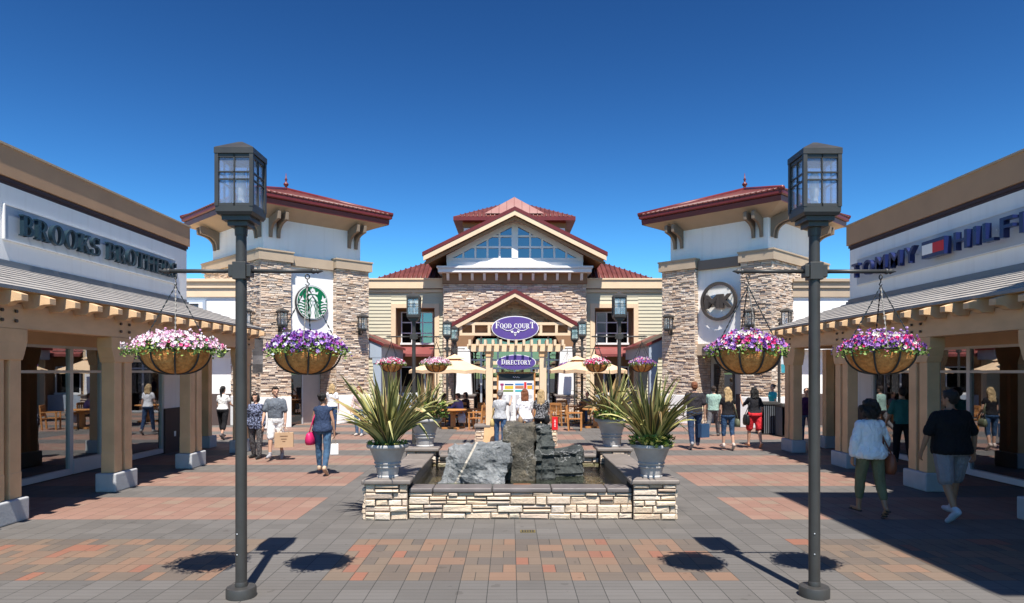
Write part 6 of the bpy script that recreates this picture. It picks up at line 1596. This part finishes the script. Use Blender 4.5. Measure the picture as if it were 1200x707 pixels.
def basket(kind, seed, wild=False):
    t = thing('hanging_basket', 'x', 'hanging basket', (0, 0, 0), 'flower baskets hanging from the lamp arms')
    rg = random.Random(seed); zr = -.745; rr = .315; dp = .235
    m = MB(); m.tube([(.022*math.cos(a), 0, -.035+.022*math.sin(a)) for a in [2*PI*k/14 for k in range(14)]], .006, 6, closed=True)
    m.tube([(0, 0, -.057), (0, 0, -.085), (.022, 0, -.105), (.0, 0, -.125), (-.018, 0, -.11)], .006, 6); m.build('hook', M['metal'], t, smooth=True)
    for k in range(4):
        a = PI/4+PI/2*k+.3
        p0, p1 = V((0, 0, -.125)), V((rr*math.cos(a), rr*math.sin(a), zr)); c = MB(); n = 26
        for i in range(n):
            q = p0.lerp(p1, (i+.5)/n); d = (p1-p0).normalized(); sd = d.cross(V((0, 0, 1))).normalized() if i % 2 else d.cross(d.cross(V((0, 0, 1)))).normalized()
            c.obox(q, d*.014, sd*.0065, d.cross(sd)*.0025)
        c.build('chain', M['metal_dark'], t)
    m = MB(); N, K = 40, 12; rings = []
    for i in range(K+1):
        ph = PI/2*i/K; ring = []
        for k in range(N):
            a = 2*PI*k/N; bul = 1+.025*math.cos(a*9)*math.cos(ph)+.03*noise.noise(V((math.cos(a)*3, math.sin(a)*3, i*.5+seed)))
            r_ = max(.004, rr*.975*math.cos(ph)**.72*bul); ring.append((r_*math.cos(a), r_*math.sin(a), zr-dp*math.sin(ph)))
        rings.append(ring)
    m.loft(rings, cap=False); m.build('coir_liner', COIR, t, smooth=True)
    m = MB(); m.tube([(rr*math.cos(2*PI*k/36), rr*math.sin(2*PI*k/36), zr+.004) for k in range(36)], .010, 6, closed=True); rim = m.build('wire_rim', M['metal_dark'], t, smooth=True)
    for k in range(9):
        a = 2*PI*k/9+.2; m = MB()
        pts = [(max(.02, rr*1.03*math.cos(PI/2*i/10)**.72)*math.cos(a), max(.02, rr*1.03*math.cos(PI/2*i/10)**.72)*math.sin(a), zr-dp*1.02*math.sin(PI/2*i/10)) for i in range(11)]
        m.tube(pts, .009, 6); m.build('wire_rib', M['metal_dark'], t, smooth=True)
    # foliage and blossoms
    def dome():
        a = rg.uniform(0, 2*PI); u = math.sqrt(rg.random()); edge = (.45 if kind == 'pw' else .375)+.04*noise.noise(V((math.cos(a)*1.6, math.sin(a)*1.6, seed*3.7)))+.02*math.sin(a*5+seed)+rg.uniform(-.045, .03)
        r_ = u*edge; z = zr+.035+(.075+.045*noise.noise(V((math.cos(a)*2*u, math.sin(a)*2*u, seed*1.3))))*(1-u**2.2)-.045*max(0, u-.72)/.28+rg.uniform(-.025, .025)
        return a, u, V((r_*math.cos(a), r_*math.sin(a), z))
    m = MB()
    for k in range(1800):
        a, u, c = dome(); c.z -= rg.uniform(.01, .06)
        l = rg.uniform(.022, .042); d = V((rg.uniform(-1, 1), rg.uniform(-1, 1), rg.uniform(-.3, .9))).normalized(); sd = d.orthogonal().normalized()
        sd = Matrix.Rotation(rg.uniform(0, 6.28), 3, d) @ sd
        m.add([c, c+d*l*.5+sd*l*.33, c+d*l, c+d*l*.5-sd*l*.33], [(0, 1, 2, 3)], 0 if rg.random() < .5 else 1)
    m.build('foliage', FOL, t, recalc=False)
    pal = PET[kind]; cs = [pm('petal_%s%d' % (kind, i), c, .6, .12, 20, 0) for i, (c, w) in enumerate(pal)]; wts = [w for c, w in pal]
    m = MB()
    for k in range(600):
        a, u, c = dome(); c.z += rg.uniform(0, .045)
        mi = rg.choices(range(len(cs)), wts)[0]
        if kind == 'mx' and c.z > zr+.115: mi = rg.choices((2, 4, 3, 1), (2, 4, 1, 1))[0]
        d = V((math.cos(a)*(.35+.7*u), math.sin(a)*(.35+.7*u), .75-.35*u))+V((rg.uniform(-.5, .5), rg.uniform(-.5, .5), rg.uniform(-.4, .4))); d.normalize()
        x = d.orthogonal().normalized(); x = Matrix.Rotation(rg.uniform(0, 6.28), 3, d) @ x; y = d.cross(x); r_ = rg.uniform(.014, .028)
        vs = [c-d*.012]
        for q in range(10):
            al = 2*PI*q/10; f = r_*(1.0 if q % 2 == 0 else .72); vs.append(c+(x*math.cos(al)+y*math.sin(al))*f+d*(.006 if q % 2 else 0))
        m.add(vs, [(0, q, q % 10+1) for q in range(1, 11)], mi)
    for k in range(11):          # trailing stems over the rim
        a = rg.uniform(0, 2*PI); r1 = rg.uniform(.34, .42); l = rg.uniform(.04, .15); p = V((r1*math.cos(a), r1*math.sin(a), zr+.03)); ou = V((math.cos(a), math.sin(a), 0))
        for q in range(int(l/.018)):
            p = p+ou*rg.uniform(-.004, .010)+V((rg.uniform(-.008, .008), rg.uniform(-.008, .008), -.016)); r_ = rg.uniform(.008, .017)
            m.add([p, p+V((r_, 0, r_*.6)), p+V((0, 0, r_*1.5)), p+V((-r_, 0, r_*.6))], [(0, 1, 2, 3)], rg.choice((0, 1, len(cs)-1)) if rg.random() < .3 else len(cs))
    if wild or True:
        for k in range(90 if wild else 40):   # airy sprigs above
            a = rg.uniform(0, 2*PI); u = rg.random()*.28; c = V((u*math.cos(a), u*math.sin(a), zr+rg.uniform(.09, .20)))
            mi = rg.choice([0, len(cs)-1]); r_ = rg.uniform(.008, .015)
            m.ell(c, (r_, r_, r_), 5, 4, None, mi)
    b = m.build('blossoms', cs+[FOL[1]], t, recalc=False); b['kind'] = 'stuff'
    return t
ZH = 3.155
protos = {'pw': basket('pw', 1, True), 'pu': basket('pu', 2), 'mx': basket('mx', 3, True), 'mx2': basket('mx', 5, True), 'rd': basket('rd', 4)}
used = set()
spots = [(0, -.64, 'pw', 'pale pink and white petunia basket left of the near left lamp'), (0, .645, 'pu', 'purple petunia basket right of the near left lamp'), (1, -.65, 'mx', 'purple and magenta petunia basket left of the near right lamp'), (1, .65, 'mx2', 'purple and magenta petunia basket right of the near right lamp'),
         (2, -.64, 'rd', 'small pink and red flower basket behind the left flax, outer side'), (2, .64, 'pw', 'small pale pink flower basket before the left terrace umbrella'), (3, -.64, 'rd', 'small white and pink flower basket before the right terrace umbrella'), (3, .64, 'mx', 'small purple flower basket right of the lamp behind the right flax'),
         (5, -.64, 'pu', 'purple flower basket far off at the edge of the right terrace umbrella')]
for i, dx, kd, lab in spots:
    o = protos[kd] if kd not in used else copy_tree(protos[kd]); used.add(kd)
    x, y, _ = lamps[i]; o.location = (x+dx, y, ZH); o['label'] = lab; o.rotation_euler[2] = i*1.1+dx

# ------------------------------------------------------------------ terrace
def umbrella(label, x, y, r=1.32, ze=2.22, za=2.78):
    t = thing('terrace_umbrella', label, 'umbrella', (x, y, 0), 'cream umbrellas on the food court terrace')
    m = MB(); m.tube([(x, y, .0), (x, y, za+.06)], .025, 10); m.build('pole', M['metal_dark'], t, smooth=True)
    m = MB(); m.lathe([(.28, 0), (.28, .05), (.05, .10), (.04, .3)], 20, (x, y, 0)); m.build('base', M['metal_dark'], t, smooth=False)
    m = MB(); n = 8; pts = [V((x+r*math.cos(2*PI*(k+.5)/n), y+r*math.sin(2*PI*(k+.5)/n), ze)) for k in range(n)]; ap = V((x, y, za))
    mid = [ap.lerp(p, .45)-V((0, 0, .02)) for p in pts]
    for k in range(n):
        j = (k+1) % n; e = (pts[k]+pts[j])/2+V((0, 0, .05))
        m.add([ap, mid[k], mid[j]], [(0, 1, 2)]); m.add([mid[k], pts[k], e, pts[j], mid[j]], [(0, 1, 2, 3, 4)])
        m.add([pts[k], e, e-V((0, 0, .13)), pts[k]-V((0, 0, .13))], [(0, 1, 2, 3)]); m.add([e, pts[j], pts[j]-V((0, 0, .13)), e-V((0, 0, .13))], [(0, 1, 2, 3)])
    m.build('canopy', M['canvas'], t, recalc=False)
    m = MB(); c2 = [V((x+.42*math.cos(2*PI*(k+.5)/n), y+.42*math.sin(2*PI*(k+.5)/n), za-.10)) for k in range(n)]
    for k in range(n): m.add([ap+V((0, 0, .09)), c2[k], c2[(k+1) % n]], [(0, 1, 2)])
    m.build('vent_cap', M['canvas'], t, recalc=False)
    for k in range(n):
        m = MB(); m.tube([ap-V((0, 0, .04)), mid[k]-V((0, 0, .03)), pts[k]-V((0, 0, .02))], .012, 6); m.build('rib', M['wood'], t)
umbrella('cream umbrella over the left terrace table', px(533, 26.8), 26.8); umbrella('cream umbrella farther back over the left rear terrace table', px(512, 31.5), 31.5)
umbrella('cream umbrella over the right front terrace table', px(697, 27), 27, 1.3); umbrella('cream umbrella partly hidden behind its right neighbour', px(676, 29.5), 29.5, 1.25)
def table(label, x, y):
    t = thing('terrace_table', label, 'table', (x, y, 0), 'teak tables on the food court terrace')
    m = MB(); m.lathe([(.5, .70), (.52, .71), (.52, .74), (.5, .75)], 28, (x, y, 0)); m.build('tabletop', M['wood'], t)
    m = MB(); m.box(x-.09, x+.09, y-.09, y+.09, .06, .70); m.build('pedestal', M['wood'], t)
    for k in range(4):
        d = V((math.cos(PI/2*k+.5), math.sin(PI/2*k+.5), 0)); s = V((-d.y, d.x, 0)); m = MB(); m.obox(V((x, y, .04))+d*.27, d*.2, s*.045, (0, 0, .035)); m.build('foot', M['wood'], t)
        m = MB(); m.obox(V((x, y, .60))+d*.22, d*.16, s*.03, (0, 0, .04)); m.build('brace', M['wood'], t)
def chair():
    t = thing('terrace_chair', 'x', 'chair', (0, 0, 0), 'teak armchairs on the food court terrace')
    m = MB()
    for k in range(5): m.box(-.235, .235, -.22+k*.092, -.22+k*.092+.08, .42, .445)
    m.build('seat', M['wood'], t)
    for x in (-.245, .245):
        m = MB(); m.box(x-.025, x+.025, -.25, -.2, 0, .64); m.build('leg', M['wood'], t)
        m = MB(); m.prism([(x-.025, .20, 0), (x-.025, .25, 0), (x-.025, .33, .92), (x-.025, .28, .92)], (.05, 0, 0)); m.build('leg', M['wood'], t)
        m = MB(); m.box(x-.035, x+.035, -.27, .26, .64, .67); m.build('armrest', M['wood'], t)
    m = MB(); m.box(-.219, .219, .27, .31, .83, .93); m.box(-.219, .219, .245, .275, .50, .56)
    for k in range(5): m.prism([(-.17+k*.08, .248, .56), (-.17+k*.08, .27, .56), (-.17+k*.08, .30, .83), (-.17+k*.08, .275, .83)], (.045, 0, 0))
    m.build('backrest', M['wood'], t)
    m = MB(); m.box(-.22, .22, -.24, -.21, .36, .42); m.box(-.22, .22, .21, .24, .36, .42); m.build('seat_rail', M['wood'], t)
    return t
CH = chair(); firstc = True
def place_chair(x, y, rz, label):
    global firstc
    o = CH if firstc else copy_tree(CH); firstc = False
    o.location = (x, y, 0); o.rotation_euler[2] = rz; o['label'] = label
table('round teak table under the left cream umbrella', px(531, 26.0), 26.0); table('round teak table behind the seated lavender shirt', px(520, 29.5), 29.5)
table('round teak table near the right front umbrella pole', px(698, 26.4), 26.4); table('round teak table behind the right front table', px(682, 28.6), 28.6)
place_chair(px(559, 25.7), 25.7, -PI/2-.3, 'teak chair pushed in at the right of the left table')
place_chair(px(556, 27.6), 27.6, -PI/2+.5, 'teak chair behind the chair at the left table')
place_chair(px(541, 26.75), 26.75, 1.2-PI+PI, 'teak chair under the person in lavender')
place_chair(px(547, 28.25), 28.25, 2.4, 'teak chair under the dark-topped seated person'); place_chair(px(519, 27.25), 27.25, -1.0, 'teak chair under the plum-topped seated person')
place_chair(px(656, 27.5), 27.5, PI/2+.9, 'teak chair angled near the red shopping bag'); place_chair(px(674, 25.3), 25.3, PI/2-.15, 'teak chair in the open in front of the right table')
place_chair(px(700, 29.9), 29.9, .2, 'teak chair half hidden behind the right rear table'); place_chair(px(689, 28.85), 28.85, 2.6, 'teak chair under the grey-topped seated person')
place_chair(px(664, 29.4), 29.4, .6, 'teak chair beyond the angled chair on the right')

# ------------------------------------------------------------------ litter bins, banner poles
def litter_bin(label, x, y, w_=.62, h=1.12):
    t = thing('litter_bin', label, 'litter bin', (x, y, 0), 'dark slatted litter bins by the right arcade')
    m = MB(); a = w_/2; m.box(x-a+.05, x+a-.05, y-a+.05, y+a-.05, .04, h-.1); m.build('liner', M['metal_dark'], t)
    m = MB(); n = 9
    for k in range(n+1):
        q = -a+w_*k/n
        for (xx, yy) in ((x+q, y-a), (x+q, y+a), (x-a, y+q), (x+a, y+q)): m.box(xx-.016, xx+.016, yy-.016, yy+.016, .03, h-.1)
    m.build('slats', M['grey_flash'], t)
    m = MB(); m.box(x-a-.04, x+a+.04, y-a-.04, y+a+.04, h-.1, h-.03); m.box(x-a, x+a, y-a, y+a, h-.029, h); m.build('lid', M['metal'], t, bevel=.01)
    m = MB(); m.box(x-a-.018, x+a+.018, y-a-.018, y+a+.018, .0, .05); m.build('base', M['metal_dark'], t)
litter_bin('slatted dark litter bin nearer the red-shorted woman', px(904, 23.6), 23.9, .62, 1.13); litter_bin('slatted dark litter bin nearer the right arcade post', px(926, 22.9), 23.0, .66, 1.1)
def banner(label, x, y, c1, c2, s):
    t = thing('banner_pole', label, 'banner pole', (x, y, 0), 'banner poles before the stone towers')
    m = MB(); m.tube([(x, y, 0), (x, y, 3.5)], .05, 12); m.lathe([(.12, 0), (.12, .08), (.06, .1)], 16, (x, y, 0)); m.build('pole', M['metal'], t, auto=40)
    m = MB(); m.tube([(x, y, 3.38), (x+s*.48, y, 3.38)], .015, 8); m.tube([(x, y, 2.12), (x+s*.48, y, 2.12)], .015, 8); m.build('banner_arm', M['metal'], t)
    m = MB(); n = 8; a, b = x+s*.08, x+s*.46
    P = [[(a+(b-a)*i/3, y+.02*math.sin(i*1.3+k*.7), 2.14+1.22*k/n) for i in range(4)] for k in range(n+1)]
    for k in range(n):
        for i in range(3): m.quad(P[k][i], P[k][i+1], P[k+1][i+1], P[k+1][i], 0 if k not in (2, 3) else 1)
    m.build('banner_cloth', [c1, c2], t, recalc=False)
banner('dark pole with a teal and white banner before the right tower', px(913, 24.4), 24.4, pm('banner_teal', (.05, .34, .42), .7, .2, 3, 0), pm('banner_white', (.7, .75, .78), .7, .1, 3, 0), 1)
banner('dark pole with a dark grey banner beside the left arcade end', px(293, 24.2), 24.2, pm('banner_grey', (.07, .065, .065), .7, .2, 3, 0), pm('banner_grey2', (.16, .15, .15), .7, .1, 3, 0), 1)
def drain():
    t = thing('floor_plate', 'small brass cover plate set in the grey paving before the fountain', 'cover plate', (px(618.5, 9.36), 9.36, 0)); x, y = px(618.5, 9.36), 9.36
    m = MB(); m.box(x-.105, x+.105, y-.07, y+.07, .001, .006); m.build('plate', pm('brass_plate', (.22, .17, .06), .4, .3, 9, .2, 60, metal=.5), t)
    m = MB()
    for k in range(5): m.box(x-.08+k*.035, x-.06+k*.035, y-.05, y+.05, .0062, .008)
    m.build('plate_slot', M['metal_dark'], t)
drain()
# ------------------------------------------------------------------ camera, sun, sky
cam = bpy.data.cameras.new('camera'); co = bpy.data.objects.new('camera', cam); COL.objects.link(co)
co.location = (0, 0, H); co.rotation_euler = (PI/2, 0, 0)
cam.sensor_width = 36; cam.lens = 24; cam.shift_x = 2/1200; cam.shift_y = 81.5/1200
cam.clip_start = .1; cam.clip_end = 2000
sc.camera = co
SD = V((.37, -2.14, 4.25)).normalized()
sl = bpy.data.lights.new('sun', 'SUN'); so = bpy.data.objects.new('sun', sl); COL.objects.link(so)
so.rotation_euler = SD.to_track_quat('Z', 'Y').to_euler(); so.location = (5, -20, 40)
sl.energy = 5.0; sl.angle = R(.5); sl.color = (1, .945, .86)
w = bpy.data.worlds.new('World'); sc.world = w; w.use_nodes = True
nt = w.node_tree; bg = nt.nodes['Background']
sk = nt.nodes.new('ShaderNodeTexSky'); sk.sky_type = 'NISHITA'; sk.sun_disc = False
sk.sun_elevation = math.asin(SD.z); sk.sun_rotation = math.atan2(SD.x, SD.y)
sk.air_density = 1.0; sk.dust_density = .2; sk.ozone_density = 3.0; sk.altitude = 300
def sc_(x, k):
    v = nt.nodes.new('ShaderNodeVectorMath'); v.operation = 'SCALE'; v.inputs[3].default_value = k; nt.links.new(x, v.inputs[0]); return v.outputs[0]
ga = nt.nodes.new('ShaderNodeGamma'); ga.inputs[1].default_value = 2.0; nt.links.new(sc_(sk.outputs[0], .13), ga.inputs[0])
tn = nt.nodes.new('ShaderNodeVectorMath'); tn.operation = 'MULTIPLY'; tn.inputs[1].default_value = (.66/.13, 1.03/.13, .98/.13)
nt.links.new(ga.outputs[0], tn.inputs[0]); nt.links.new(tn.outputs[0], bg.inputs[0]); bg.inputs[1].default_value = .135
sc.view_settings.view_transform = 'Standard'; sc.view_settings.look = 'None'
sc.view_settings.exposure = .76; sc.view_settings.gamma = 1; sc.view_settings.use_curve_mapping = False
sc.render.engine = 'CYCLES'; sc.cycles.use_denoising = True
sc.cycles.caustics_reflective = False; sc.cycles.caustics_refractive = False
sc.cycles.max_bounces = 8; sc.cycles.transparent_max_bounces = 16
